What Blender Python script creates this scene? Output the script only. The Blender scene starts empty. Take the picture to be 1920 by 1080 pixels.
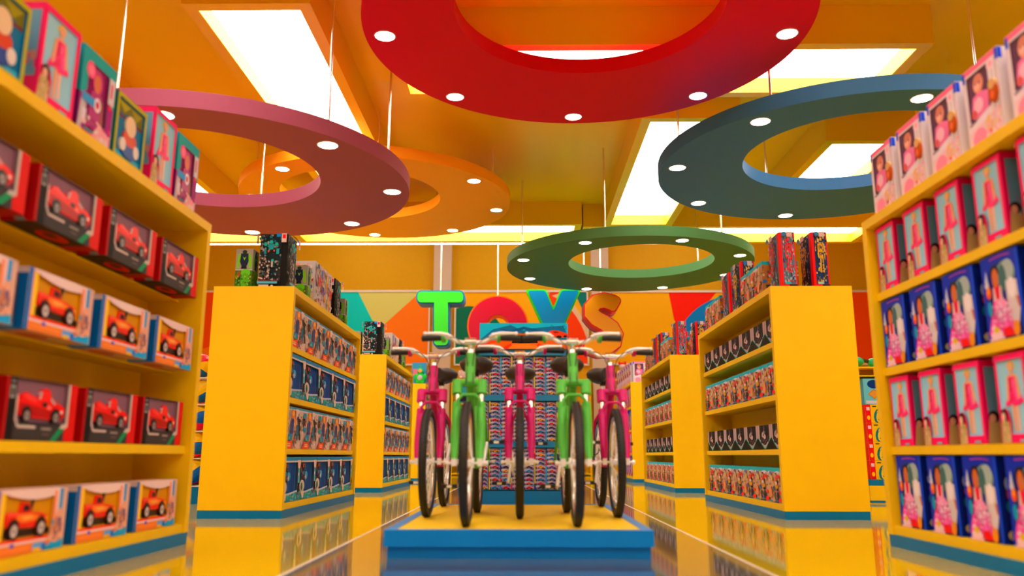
import bpy, math, random
from mathutils import Matrix, Vector
PI = math.pi
COL = bpy.context.scene.collection

# ------------------------------------------------------------------ colour and materials
def lin(c):
    def f(v):
        v /= 255.0
        return v / 12.92 if v <= 0.04045 else ((v + 0.055) / 1.055) ** 2.4
    return (f(c[0]), f(c[1]), f(c[2]), 1.0)

def mat(name, col, rough=0.5, metal=0.0, emit=None, strength=0.0, noise=0.0, nscale=40.0, coat=0.0, ior=1.5, bump=0.0, spec=None):
    m = bpy.data.materials.new(name)
    m.use_nodes = True
    nt = m.node_tree
    b = nt.nodes['Principled BSDF']
    b.inputs['Base Color'].default_value = col
    b.inputs['Roughness'].default_value = rough
    b.inputs['Metallic'].default_value = metal
    b.inputs['IOR'].default_value = ior
    b.inputs['Coat Weight'].default_value = coat
    if spec is not None: b.inputs['Specular IOR Level'].default_value = spec
    if emit:
        b.inputs['Emission Color'].default_value = emit
        b.inputs['Emission Strength'].default_value = strength
    if noise or bump:
        tc = nt.nodes.new('ShaderNodeTexCoord')
        nz = nt.nodes.new('ShaderNodeTexNoise')
        nz.inputs['Scale'].default_value = nscale
        nz.inputs['Detail'].default_value = 3
        nt.links.new(tc.outputs['Object'], nz.inputs['Vector'])
        if noise:
            mx = nt.nodes.new('ShaderNodeMix')
            mx.data_type = 'RGBA'
            mx.inputs['A'].default_value = tuple(c * (1 - noise) for c in col[:3]) + (1,)
            mx.inputs['B'].default_value = tuple(min(1, c * (1 + noise)) for c in col[:3]) + (1,)
            nt.links.new(nz.outputs['Fac'], mx.inputs['Factor'])
            nt.links.new(mx.outputs['Result'], b.inputs['Base Color'])
        if bump:
            bp = nt.nodes.new('ShaderNodeBump')
            bp.inputs['Strength'].default_value = bump
            bp.inputs['Distance'].default_value = 0.002
            nt.links.new(nz.outputs['Fac'], bp.inputs['Height'])
            nt.links.new(bp.outputs['Normal'], b.inputs['Normal'])
    return m

def attr_mat(name, rough, coat=0.0, spec=.15):
    m = bpy.data.materials.new(name)
    m.use_nodes = True
    nt = m.node_tree
    b = nt.nodes['Principled BSDF']
    a = nt.nodes.new('ShaderNodeVertexColor')
    a.layer_name = 'Col'
    nt.links.new(a.outputs['Color'], b.inputs['Base Color'])
    b.inputs['Roughness'].default_value = rough
    b.inputs['Coat Weight'].default_value = coat
    b.inputs['Specular IOR Level'].default_value = spec
    return m

PRINT = attr_mat('printed_card', 0.5)
PLASTIC = attr_mat('coloured_plastic', 0.35, spec=.25)
YEL = mat('yellow_laminate', (0.89, 0.56, 0.002, 1), 0.45, noise=0.04, nscale=8, spec=.2)
BLUE = mat('blue_plinth', (0.0, 0.18, 0.46, 1), 0.4, noise=0.05, nscale=10, spec=.15)
PBLUE = mat('blue_platform', (0.0, 0.22, 0.68, 1), 0.4, noise=0.05, nscale=10, spec=.15)
PYEL = mat('platform_yellow_top', (0.92, 0.60, 0.01, 1), 0.6, noise=0.08, nscale=60, bump=0.2, spec=.15)
CEIL = mat('orange_ceiling_paint', (0.87, 0.53, 0.004, 1), 0.26, noise=0.03, nscale=3, spec=.35)
WALLM = mat('orange_wall_paint', (0.66, 0.36, 0.003, 1), 0.6, noise=0.05, nscale=12, spec=.15)
WHITE = mat('white_paint', (0.8, 0.76, 0.72, 1), 0.5)
PILLAR = mat('beige_pillar_paint', (0.62, 0.50, 0.40, 1), 0.6, noise=0.05, nscale=20)
LEDP = mat('trough_light_panel', (1, 1, 1, 1), 0.5, emit=(1, 0.96, 0.90, 1), strength=9)
LEDY = mat('trough_yellow_liner', (0.95, 0.62, 0.01, 1), 0.5)
FILLP = mat('back_fill_panel', (1, 1, 1, 1), 0.5, emit=(1, 0.97, 0.94, 1), strength=10)  # glow of the added fill lamps over the back wall
STRIPM = mat('linear_lamp', (1, 1, 1, 1), 0.5, emit=(1, 0.93, 0.84, 1), strength=6)
DOWN = mat('downlight_lens', (1, 1, 1, 1), 0.5, emit=(1, 0.94, 0.88, 1), strength=14)
TRIMR = mat('downlight_trim', (0.85, 0.85, 0.85, 1), 0.3, 0.6)
CHROME = mat('chrome', (0.85, 0.82, 0.80, 1), 0.16, 1.0)
SILVER = mat('silver_alloy', (0.90, 0.90, 0.92, 1), 0.22, 0.12)
RUBBER = mat('black_rubber', (0.012, 0.010, 0.010, 1), 0.6, bump=0.3, nscale=120)
SEATM = mat('dark_brown_vinyl', (0.012, 0.007, 0.005, 1), 0.5, bump=0.2, nscale=90)
BLACKP = mat('black_plastic', (0.012, 0.012, 0.014, 1), 0.4)
REFL = mat('clear_reflector', (0.9, 0.9, 0.88, 1), 0.15)
BGREEN = mat('green_bicycle_paint', lin((84, 190, 66)), 0.35, spec=.3)
BPINK = mat('magenta_bicycle_paint', lin((212, 0, 116)), 0.35, spec=.3)
STEEL = mat('brushed_steel_rod', (0.85, 0.80, 0.76, 1), 0.25, 0.8)
DARK = mat('dark_gap', (0.02, 0.015, 0.01, 1), 0.8)
CABLE = mat('cable_housing', (0.05, 0.045, 0.045, 1), 0.5)

# ------------------------------------------------------------------ mesh helper
class MB:
    def __init__(s):
        s.v = []; s.f = []; s.c = []; s.mi = []; s.mats = []; s.sm = []; s.cur = (0.8, 0.8, 0.8, 1); s.m = 0; s.smooth = False
    def mat(s, m):
        if m not in s.mats: s.mats.append(m)
        s.m = s.mats.index(m); return s
    def col(s, c):
        if max(c) > 1:
            l = .3 * c[0] + .59 * c[1] + .11 * c[2]      # printed inks: a little more saturated
            c = [min(255, max(0, l + (v - l) * 1.22)) for v in c]
            k = lin((c[0], c[1], min(255, c[2] * 1.08)))
            s.cur = k
        else: s.cur = c
        return s
    def face(s, pts):
        b = len(s.v); s.v += [tuple(p) for p in pts]
        s.f.append(tuple(range(b, b + len(pts)))); s.c.append(s.cur); s.mi.append(s.m); s.sm.append(s.smooth)
    def faces(s, vs, fs):
        b = len(s.v); s.v += [tuple(p) for p in vs]
        for f in fs:
            s.f.append(tuple(b + i for i in f)); s.c.append(s.cur); s.mi.append(s.m); s.sm.append(s.smooth)
    def box(s, x0, y0, z0, x1, y1, z1):
        vs = [(x0, y0, z0), (x1, y0, z0), (x1, y1, z0), (x0, y1, z0), (x0, y0, z1), (x1, y0, z1), (x1, y1, z1), (x0, y1, z1)]
        s.faces(vs, [(3, 2, 1, 0), (4, 5, 6, 7), (0, 1, 5, 4), (1, 2, 6, 5), (2, 3, 7, 6), (3, 0, 4, 7)]); return s
    def tube(s, pts, r, n=10, caps=True, r2=None):
        pts = [Vector(p) for p in pts]
        k = len(pts); vs = []; up = None
        sm = s.smooth; s.smooth = True
        for i, p in enumerate(pts):
            d = (pts[min(i + 1, k - 1)] - pts[max(i - 1, 0)]).normalized()
            if up is None:
                up = Vector((0, 0, 1)) if abs(d.z) < 0.9 else Vector((1, 0, 0))
            a = d.cross(up).normalized(); up = a.cross(d).normalized()
            rr = r if r2 is None else r + (r2 - r) * i / (k - 1)
            if isinstance(r, (list, tuple)): rr = r[i]
            for j in range(n):
                t = 2 * PI * j / n
                vs.append(p + a * (rr * math.cos(t)) + up * (rr * math.sin(t)))
        fs = []
        for i in range(k - 1):
            for j in range(n):
                j2 = (j + 1) % n
                fs.append((i * n + j, i * n + j2, (i + 1) * n + j2, (i + 1) * n + j))
        s.faces(vs, fs)
        s.smooth = False
        if caps:
            s.face(vs[:n][::-1]); s.face(vs[-n:])
        s.smooth = sm; return s
    def torus(s, c, R, r, nR=48, nr=10, axis='x', ry=None):
        c = Vector(c); vs = []; fs = []; ry = ry or r
        sm = s.smooth; s.smooth = True
        for i in range(nR):
            a = 2 * PI * i / nR
            for j in range(nr):
                t = 2 * PI * j / nr
                q = R + r * math.cos(t); w = ry * math.sin(t)
                if axis == 'x': vs.append(c + Vector((w, q * math.cos(a), q * math.sin(a))))
                else: vs.append(c + Vector((q * math.cos(a), q * math.sin(a), w)))
        for i in range(nR):
            for j in range(nr):
                i2 = (i + 1) % nR; j2 = (j + 1) % nr
                fs.append((i * nr + j, i * nr + j2, i2 * nr + j2, i2 * nr + j))
        s.faces(vs, fs); s.smooth = sm; return s
    def ball(s, c, rx, ry, rz, nu=16, nv=10):
        c = Vector(c); vs = []; fs = []
        sm = s.smooth; s.smooth = True
        for i in range(nv + 1):
            p = PI * i / nv
            for j in range(nu):
                t = 2 * PI * j / nu
                vs.append(c + Vector((rx * math.sin(p) * math.cos(t), ry * math.sin(p) * math.sin(t), -rz * math.cos(p))))
        for i in range(nv):
            for j in range(nu):
                j2 = (j + 1) % nu
                fs.append((i * nu + j, i * nu + j2, (i + 1) * nu + j2, (i + 1) * nu + j))
        s.faces(vs, fs); s.smooth = sm; return s
    def build(s, name, parent=None, mats=None):
        me = bpy.data.meshes.new(name)
        me.from_pydata(s.v, [], s.f)
        if not s.mats: s.mats = [PRINT]
        for m in s.mats: me.materials.append(m)
        at = me.color_attributes.new('Col', 'FLOAT_COLOR', 'CORNER')
        buf = []
        for f, c in zip(s.f, s.c):
            buf += list(c) * len(f)
        at.data.foreach_set('color', buf)
        me.polygons.foreach_set('material_index', s.mi)
        me.polygons.foreach_set('use_smooth', s.sm)
        me.update()
        o = bpy.data.objects.new(name, me)
        COL.objects.link(o)
        if parent: o.parent = parent
        return o

def empty(name, loc=(0, 0, 0), rz=0.0):
    o = bpy.data.objects.new(name, None); COL.objects.link(o)
    o.location = loc; o.rotation_euler = (0, 0, rz); o.empty_display_size = 0.1
    return o

def tag(o, label, cat, group=None):
    o['label'] = label; o['category'] = cat
    if group: o['group'] = group
    elif 'group' in o: del o['group']
    return o

def struct(o):
    o['kind'] = 'structure'; return o

def copy_tree(o, parent=None):
    c = o.copy(); COL.objects.link(c)
    if parent: c.parent = parent
    for ch in list(o.children):
        copy_tree(ch, c)
    return c

class Proto:
    """first placement uses the built object itself, later ones copy it"""
    def __init__(s, build): s.b = build; s.o = None; s.used = False
    def place(s, loc, rz, label, cat, group=None):
        if s.o is None: s.o = s.b()
        o = s.o if not s.used else copy_tree(s.o)
        s.used = True
        o.location = loc; o.rotation_euler = (0, 0, rz)
        return tag(o, label, cat, group)

# ------------------------------------------------------------------ printed artwork: shapes on a u,v face
class Art:
    """flat shapes on a rectangle. side: front (-y), right (+x), left (-x), back, bottom. t gives a shape real thickness"""
    def __init__(s, mb, w, h, d, side='front', inset=0.0):
        s.mb = mb; s.w = w; s.h = h; s.d = d; s.side = side; s.L = 0; s.inset = inset
    def P(s, u, v, o):
        w, h, d = s.w, s.h, s.d
        o -= s.inset
        if s.side == 'front': return (-w / 2 + u * w, -d / 2 - o, v * h)
        if s.side == 'right': return (w / 2 + o, -d / 2 + u * d, v * h)
        if s.side == 'left': return (-w / 2 - o, d / 2 - u * d, v * h)
        if s.side == 'back': return (w / 2 - u * w, d / 2 + o, v * h)
        if s.side == 'bottom': return (-w / 2 + u * w, d / 2 - v * d, -o)
    def poly(s, pts, c, t=0.0):
        s.L += 1
        o = 0.0004 + 0.00012 * s.L
        pts = [(min(.998, max(.002, a)), min(.998, max(.002, b))) for a, b in pts]
        # force counter-clockwise
        ar = sum(pts[i][0] * pts[(i + 1) % len(pts)][1] - pts[(i + 1) % len(pts)][0] * pts[i][1] for i in range(len(pts)))
        if ar < 0: pts = pts[::-1]
        s.mb.col(c)
        top = [s.P(a, b, o + t) for a, b in pts]
        s.mb.face(top)
        if t > 0:
            bot = [s.P(a, b, 0.0001) for a, b in pts]
            n = len(pts)
            for i in range(n):
                j = (i + 1) % n
                s.mb.face([bot[i], bot[j], top[j], top[i]])
        return s
    def rect(s, u0, v0, u1, v1, c, t=0.0): return s.poly([(u0, v0), (u1, v0), (u1, v1), (u0, v1)], c, t)
    def ell(s, cu, cv, ru, rv, c, t=0.0, n=16, a0=0.0, a1=2 * PI, rot=0.0):
        full = abs(a1 - a0 - 2 * PI) < 1e-6
        k = n if full else n + 1
        pts = []
        for i in range(k):
            a = a0 + (a1 - a0) * i / n
            x, y = ru * math.cos(a), rv * math.sin(a)
            pts.append((cu + x * math.cos(rot) - y * math.sin(rot), cv + x * math.sin(rot) + y * math.cos(rot)))
        return s.poly(pts, c, t)
    def line(s, pts, wd, c, t=0.0):
        asp = s.w / s.h if s.side in ('front', 'back') else s.d / s.h
        for (a, b), (e, f) in zip(pts, pts[1:]):
            dx, dy = (e - a) * asp, f - b
            L = math.hypot(dx, dy) or 1
            nx, ny = -dy / L * wd / 2 / asp, dx / L * wd / 2
            s.poly([(a - nx, b - ny), (e - nx, f - ny), (e + nx, f + ny), (a + nx, b + ny)], c, t)
        return s
    def busy(s, u0, v0, u1, v1, pal, n, seed, su=.08, sv=.08):
        r = random.Random(seed)
        for i in range(n):
            cu = r.uniform(u0, u1); cv = r.uniform(v0, v1)
            a = su * r.uniform(.35, 1); b = sv * r.uniform(.35, 1)
            k = r.choice((3, 4, 5, 6)); ph = r.uniform(0, 6)
            pts = []
            for j in range(k):
                t = ph + 2 * PI * j / k
                q = r.uniform(.7, 1.1)
                pts.append((min(u1, max(u0, cu + a * q * math.cos(t))), min(v1, max(v0, cv + b * q * math.sin(t)))))
            s.poly(pts, r.choice(pal))
        return s

def carton(name, w, h, d, c, sidec=None, botc=None, win=None, winc=None, wd=0.02, top=None):
    """closed carton, origin at the middle of its base; optional recessed window (u0,v0,u1,v1)"""
    mb = MB()
    sc = sidec or c; bc = botc or sc
    x, y = w / 2, d / 2
    mb.col(sc)
    mb.face([(-x, y, 0), (-x, y, h), (x, y, h), (x, y, 0)])
    mb.face([(x, -y, 0), (x, y, 0), (x, y, h), (x, -y, h)])
    mb.face([(-x, y, 0), (-x, -y, 0), (-x, -y, h), (-x, y, h)])
    mb.col(top or c).face([(-x, -y, h), (x, -y, h), (x, y, h), (-x, y, h)])
    mb.col(bc).face([(-x, y, 0), (x, y, 0), (x, -y, 0), (-x, -y, 0)])
    mb.col(c)
    if not win:
        mb.face([(-x, -y, 0), (x, -y, 0), (x, -y, h), (-x, -y, h)])
    else:
        a0, b0, a1, b1 = -x + win[0] * w, win[1] * h, -x + win[2] * w, win[3] * h
        for r in ((-x, 0, a0, h), (a1, 0, x, h), (a0, 0, a1, b0), (a0, b1, a1, h)):
            mb.face([(r[0], -y, r[1]), (r[2], -y, r[1]), (r[2], -y, r[3]), (r[0], -y, r[3])])
        mb.col(winc or c)
        q = -y + wd
        mb.face([(a0, q, b0), (a1, q, b0), (a1, q, b1), (a0, q, b1)])
        mb.face([(a0, -y, b0), (a0, q, b0), (a0, q, b1), (a0, -y, b1)])
        mb.face([(a1, q, b0), (a1, -y, b0), (a1, -y, b1), (a1, q, b1)])
        mb.face([(a0, -y, b0), (a1, -y, b0), (a1, q, b0), (a0, q, b0)])
        mb.face([(a0, q, b1), (a1, q, b1), (a1, -y, b1), (a0, -y, b1)])
    return mb.build(name)

SKIN = (232, 176, 140); BLOND = (226, 190, 120)

def sports_car_box():
    w, h, d = .465, .225, .125
    o = carton('sports_car_box', w, h, d, (52, 48, 48), (150, 8, 14), (70, 24, 20), (.13, .30, .84, .985), (130, 96, 108), .012)
    f = MB(); a = Art(f, w, h, d)
    a.rect(0, 0, .13, 1, (16, 16, 18)).rect(0, 0, .035, 1, (165, 10, 20))
    a.rect(.05, .66, .11, .86, (150, 155, 150)).rect(.06, .70, .10, .82, (60, 64, 62)).rect(.055, .90, .105, .95, (120, 122, 120))
    a.rect(.13, .0, .84, .30, (58, 54, 54)).rect(.13, .27, .84, .30, (44, 40, 40))
    a.rect(.84, .0, 1, 1, (196, 6, 12))
    a.rect(.84, .24, .885, 1, (196, 186, 176)).rect(.84, .24, .85, 1, (90, 110, 95))
    a.poly([(.885, .26), (.885, .36), (.72, .0), (.66, .0)], (206, 190, 176))
    a.poly([(.84, .22), (.72, .0), (.64, .0), (.76, .22)], (0, 140, 92))
    a.poly([(.76, .22), (.84, .22), (.86, .30), (.80, .30)], (200, 190, 178))
    a.line([(.145, .72), (.145, .34), (.18, .22), (.42, .22)], .045, (206, 190, 180))
    a.line([(.50, .20), (.64, .20)], .04, (150, 140, 130)); a.line([(.62, .11), (.52, .11)], .02, (110, 100, 96))
    f.build('front_print', o)
    s = MB(); a = Art(s, w, h, d, 'left')
    a.rect(.20, .18, .42, 1, (150, 140, 138)).poly([(.20, .2), (.42, .2), (.8, 0), (.5, 0)], (120, 130, 124)).rect(.5, .2, .56, .9, (110, 10, 14))
    s.build('side_print', o)
    s = MB(); a = Art(s, w, h, d, 'bottom')
    a.rect(0, 0, 1, 1, (40, 26, 22)).ell(.5, .5, .22, .3, (170, 12, 12)).ell(.45, .55, .1, .15, (60, 10, 8)).rect(.8, 0, 1, 1, (150, 8, 10))
    s.build('bottom_print', o)
    c = MB(); c.mat(PLASTIC); a = Art(c, w, h, d, inset=.012)
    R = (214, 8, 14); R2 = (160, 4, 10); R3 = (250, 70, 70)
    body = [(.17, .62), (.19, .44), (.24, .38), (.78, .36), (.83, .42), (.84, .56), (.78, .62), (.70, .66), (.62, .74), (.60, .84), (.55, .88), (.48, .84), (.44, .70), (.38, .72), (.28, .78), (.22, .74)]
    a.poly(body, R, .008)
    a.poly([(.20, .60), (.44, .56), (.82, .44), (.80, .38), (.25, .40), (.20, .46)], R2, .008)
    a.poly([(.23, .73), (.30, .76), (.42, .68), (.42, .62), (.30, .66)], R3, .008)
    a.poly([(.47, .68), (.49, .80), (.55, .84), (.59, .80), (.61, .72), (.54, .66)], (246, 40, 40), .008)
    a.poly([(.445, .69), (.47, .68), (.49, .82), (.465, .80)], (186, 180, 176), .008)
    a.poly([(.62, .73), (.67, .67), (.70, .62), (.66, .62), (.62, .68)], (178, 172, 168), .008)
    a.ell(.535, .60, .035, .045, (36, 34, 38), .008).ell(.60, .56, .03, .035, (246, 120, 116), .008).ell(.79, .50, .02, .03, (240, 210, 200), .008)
    for cu in (.295, .70):
        a.ell(cu, .42, .066, .135, (30, 20, 20), .009); a.ell(cu + .004, .40, .05, .105, (34, 32, 32), .010); a.ell(cu + .004, .40, .036, .078, (150, 142, 140), .010)
        a.ell(cu + .004, .40, .012, .025, (70, 66, 66), .010)
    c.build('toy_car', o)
    return o

def truck_box():
    w, h, d = .452, .23, .125
    o = carton('pickup_truck_box', w, h, d, (232, 200, 180), (96, 74, 82), (214, 150, 120), (.13, .24, .80, .99), (206, 150, 24), .012)
    f = MB(); a = Art(f, w, h, d)
    a.rect(0, .0, .055, 1, (0, 104, 168)).rect(.055, .16, .075, 1, (220, 160, 160)).rect(.075, .24, .13, .95, (244, 206, 60))
    top = [(.06, 1), (.98, 1), (.98, .93)] + [(.98 - .86 * i / 12, .93 - .10 * math.sin(PI * i / 12)) for i in range(1, 12)] + [(.12, .95), (.06, .98)]
    a.poly(top, (238, 214, 206))
    a.rect(.055, .0, 1, .16, (226, 134, 62)).rect(.055, .155, .9, .195, (236, 210, 206)).rect(.075, .195, .9, .24, (228, 70, 22))
    a.rect(.10, .05, .52, .12, (236, 142, 70)).ell(.27, .15, .03, .03, (24, 70, 190)).rect(.55, .03, .70, .14, (110, 170, 220)).rect(.56, .0, .66, .06, (236, 190, 50))
    a.rect(.80, .24, .84, .95, (236, 150, 110)).rect(.84, .20, .88, .96, (236, 206, 200)).rect(.88, .2, .93, .98, (52, 150, 200)).rect(.93, 0, 1, 1, (214, 178, 160))
    a.poly([(.70, .0), (.99, .0), (.99, .17), (.84, .14), (.76, .08)], (0, 160, 206)).rect(.68, .02, .74, .12, (20, 120, 200))
    a.poly([(.73, .16), (.80, .34), (.86, .62), (.92, .66), (.97, .40), (.99, .16), (.86, .10)], (226, 172, 146))
    a.poly([(.80, .34), (.86, .55), (.90, .36), (.84, .2)], (190, 128, 106)).poly([(.88, .5), (.93, .5), (.95, .3), (.90, .24)], (120, 100, 130))
    a.ell(.81, .44, .015, .05, (70, 160, 190)).busy(.76, .12, .98, .4, [(200, 150, 120), (150, 110, 110), (230, 190, 170)], 14, 5, .04, .07)
    f.build('front_print', o)
    s = MB(); a = Art(s, w, h, d, 'left')
    a.rect(.70, 0, 1, 1, (0, 96, 160)).rect(.0, .15, .22, .9, (150, 120, 120)).rect(.28, .1, .5, .8, (120, 70, 64)).rect(0, 0, .7, .1, (90, 150, 180)).rect(0, .9, 1, 1, (206, 190, 186))
    s.build('side_print', o)
    s = MB(); a = Art(s, w, h, d, 'bottom')
    a.rect(0, 0, 1, 1, (206, 150, 118)).ell(.4, .4, .2, .3, (190, 90, 40)).ell(.75, .5, .14, .2, (206, 176, 90)).rect(0, 0, .06, 1, (0, 90, 150))
    s.build('bottom_print', o)
    c = MB(); c.mat(PLASTIC); a = Art(c, w, h, d, inset=.012)
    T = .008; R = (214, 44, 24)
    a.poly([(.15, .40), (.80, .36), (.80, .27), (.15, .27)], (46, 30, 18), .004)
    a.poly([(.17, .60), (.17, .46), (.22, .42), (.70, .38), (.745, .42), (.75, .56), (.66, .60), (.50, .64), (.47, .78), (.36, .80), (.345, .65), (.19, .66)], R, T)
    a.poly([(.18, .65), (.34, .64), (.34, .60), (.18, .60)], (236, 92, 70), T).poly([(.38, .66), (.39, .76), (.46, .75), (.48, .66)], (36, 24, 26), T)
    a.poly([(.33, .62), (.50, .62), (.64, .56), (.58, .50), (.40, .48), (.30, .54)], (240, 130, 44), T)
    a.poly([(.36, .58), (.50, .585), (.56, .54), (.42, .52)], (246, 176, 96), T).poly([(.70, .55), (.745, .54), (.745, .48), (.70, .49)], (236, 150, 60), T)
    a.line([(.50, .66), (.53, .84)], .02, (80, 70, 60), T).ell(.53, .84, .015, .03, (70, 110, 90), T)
    for cu in (.275, .645):
        a.ell(cu, .40, .075, .16, (70, 14, 10), T + .001); a.ell(cu, .37, .068, .145, (26, 22, 22), T + .004); a.ell(cu, .37, .044, .096, (206, 196, 190), T + .004); a.ell(cu, .37, .016, .034, (120, 110, 108), T + .004)
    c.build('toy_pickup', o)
    return o

def doll(a, cu, T, dress=(236, 50, 124), hair=BLOND, skin=SKIN):
    K = 1.45
    def p(pts, c, t): a.poly([(cu + (x - .5) * K, y) for x, y in pts], c, t)
    def e(x, y, rx_, ry_, c, t): a.ell(cu + (x - .5) * K, y, rx_ * K, ry_, c, t)
    e(.5, .865, .075, .05, hair, T * .8)
    p([(.44, .50), (.455, .12), (.49, .12), (.505, .48)], skin, T * .8)
    p([(.515, .48), (.53, .13), (.57, .13), (.57, .5)], (236, 196, 176), T * .8)
    p([(.31, .42), (.36, .41), (.44, .44), (.52, .40), (.60, .42), (.70, .45), (.59, .62), (.58, .74), (.43, .74), (.43, .62)], dress, T)
    p([(.45, .72), (.50, .73), (.49, .58), (.44, .56)], (196, 14, 76), T); p([(.38, .44), (.52, .47), (.50, .57)], (214, 30, 96), T)
    p([(.53, .60), (.58, .62), (.65, .48), (.56, .47)], (248, 104, 160), T); p([(.50, .70), (.56, .71), (.55, .62), (.50, .61)], (250, 110, 160), T)
    p([(.40, .73), (.435, .76), (.41, .48), (.36, .46)], skin, T); p([(.575, .76), (.61, .73), (.655, .50), (.61, .48)], skin, T)
    p([(.45, .74), (.56, .74), (.55, .765), (.46, .765)], skin, T); p([(.485, .76), (.52, .76), (.52, .80), (.485, .80)], skin, T)
    e(.505, .845, .046, .05, skin, T)
    p([(.45, .86), (.47, .91), (.53, .915), (.56, .87), (.55, .84), (.51, .885)], hair, T)

def pink_doll_box(w=.215, h=.355, d=.115, name='pink_doll_box'):
    P = (222, 0, 96)
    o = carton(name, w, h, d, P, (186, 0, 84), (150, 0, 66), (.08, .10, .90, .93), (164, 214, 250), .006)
    f = MB(); a = Art(f, w, h, d)
    a.poly([(.0, .0), (.34, .0), (.36, .26), (.30, .36), (.2, .40), (.08, .36), (.0, .28)], (196, 0, 84))
    a.poly([(.02, 0), (.30, 0), (.31, .20), (.24, .27), (.09, .27), (.04, .2)], (206, 186, 130))
    a.busy(.04, .0, .29, .22, [(220, 200, 150), (176, 150, 96), (236, 190, 170), (150, 120, 80)], 26, 3, .05, .03)
    a.ell(.17, .325, .10, .06, (26, 10, 20)).ell(.155, .30, .062, .046, (236, 190, 164)).poly([(.22, .33), (.27, .26), (.22, .22)], (26, 10, 20))
    a.rect(.60, .01, .80, .035, (120, 190, 200)).rect(.0, .93, 1, .95, (240, 60, 130)).rect(.90, .1, .915, .93, (240, 40, 120))
    f.build('front_print', o)
    for sd in ('left', 'right'):
        s = MB(); a = Art(s, w, h, d, sd)
        a.rect(.16, .22, .9, .92, (96, 134, 156)).busy(.5, .3, .9, .7, [(176, 120, 110), (190, 40, 100), (110, 130, 150)], 12, 7, .16, .08)
        a.poly([(.06, 0), (.56, 0), (.58, .22), (.44, .28), (.16, .28)], (176, 156, 110)).ell(.34, .32, .2, .07, (24, 10, 18)).ell(.3, .30, .12, .05, (206, 158, 134))
        s.build('side_print', o)
    c = MB(); c.mat(PLASTIC); a = Art(c, w, h, d, inset=.006)
    doll(a, .50, .004)
    c.build('fashion_doll', o)
    return o

def teal_doll_box():
    w, h, d = .272, .37, .115
    o = carton('teal_doll_box', w, h, d, (0, 164, 164), (96, 0, 90), (60, 0, 60), (.18, .08, .76, .86), (120, 0, 84), .006)
    f = MB(); a = Art(f, w, h, d)
    a.poly([(0, 0), (.98, 0), (.98, .50), (.80, .56), (.78, .04), (.18, .06), (.18, .50), (0, .42)], (150, 0, 118))
    a.rect(.76, .04, .80, .84, (60, 20, 50)).rect(.80, .54, .98, .86, (220, 216, 222)).rect(.84, .62, .92, .80, (214, 120, 150)).ell(.87, .50, .05, .035, (214, 20, 50))
    a.ell(.24, .76, .13, .10, (246, 96, 140)).ell(.24, .76, .08, .06, (250, 140, 170)).rect(.06, .36, .42, .46, (70, 160, 214))
    a.poly([(.0, .0), (.16, .0), (.2, .34), (.04, .36)], (200, 190, 196)).rect(.1, .1, .22, .28, (230, 220, 230)).poly([(.4, .0), (.95, .0), (.95, .14), (.6, .22)], (238, 170, 180))
    a.busy(.1, .02, .95, .22, [(226, 40, 130), (240, 190, 190), (150, 0, 118), (236, 220, 220)], 30, 9, .08, .05)
    f.build('front_print', o)
    s = MB()
    for sd in ('left',):
        a = Art(s, w, h, d, sd)
        a.rect(0, .45, 1, 1, (0, 140, 146)).rect(.15, .55, .7, .9, (176, 140, 170)).rect(.1, .05, .6, .4, (150, 120, 150)).ell(.6, .2, .2, .08, (200, 0, 110))
    s.build('side_print', o)
    c = MB(); c.mat(PLASTIC); a = Art(c, w, h, d, inset=.006)
    T = .004
    a.ell(.48, .68, .15, .15, (176, 0, 110), T).ell(.47, .66, .10, .11, (206, 116, 72), T).poly([(.33, .55), (.62, .55), (.68, .12), (.28, .12)], (160, 0, 108), T)
    a.poly([(.60, .5), (.68, .5), (.72, .2), (.64, .2)], (140, 70, 60), T).ell(.52, .42, .10, .085, (236, 226, 232), T).ell(.52, .42, .05, .045, (190, 0, 90), T + .001)
    a.busy(.28, .10, .70, .30, [(206, 30, 130), (120, 0, 90), (150, 60, 130)], 16, 4, .07, .05)
    c.build('winter_doll', o)
    return o

def olive_box():
    w, h, d = .282, .305, .115
    o = carton('olive_plush_box', w, h, d, (176, 176, 10), (30, 110, 96), (20, 60, 60), (.07, .06, .93, .93), (0, 112, 150), .01)
    f = MB(); a = Art(f, w, h, d, inset=.0098)
    a.poly([(.08, .92), (.92, .92), (.92, .66), (.75, .72), (.5, .78), (.3, .72), (.08, .74)], (112, 110, 8)).poly([(.10, .9), (.5, .9), (.30, .76)], (170, 168, 20)).poly([(.5, .9), (.9, .9), (.70, .74)], (156, 150, 14))
    a.rect(.08, .66, .92, .70, (110, 20, 24))
    f.build('curtain_print', o)
    f = MB(); a = Art(f, w, h, d, inset=.0098); a.rect(.08, .06, .92, .14, (60, 180, 210)); f.build('ground_print', o)
    c = MB(); c.mat(PLASTIC); a = Art(c, w, h, d, inset=.01)
    T = .008
    a.ell(.5, .22, .27, .13, (0, 70, 140), T).ell(.50, .40, .22, .12, (196, 72, 20), T).ell(.50, .60, .17, .16, (230, 206, 168), T)
    a.ell(.28, .26, .09, .10, (226, 218, 208), T + .002).ell(.72, .26, .09, .10, (226, 218, 208), T + .002)
    c.build('stacked_soft_shapes', o)
    return o

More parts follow.
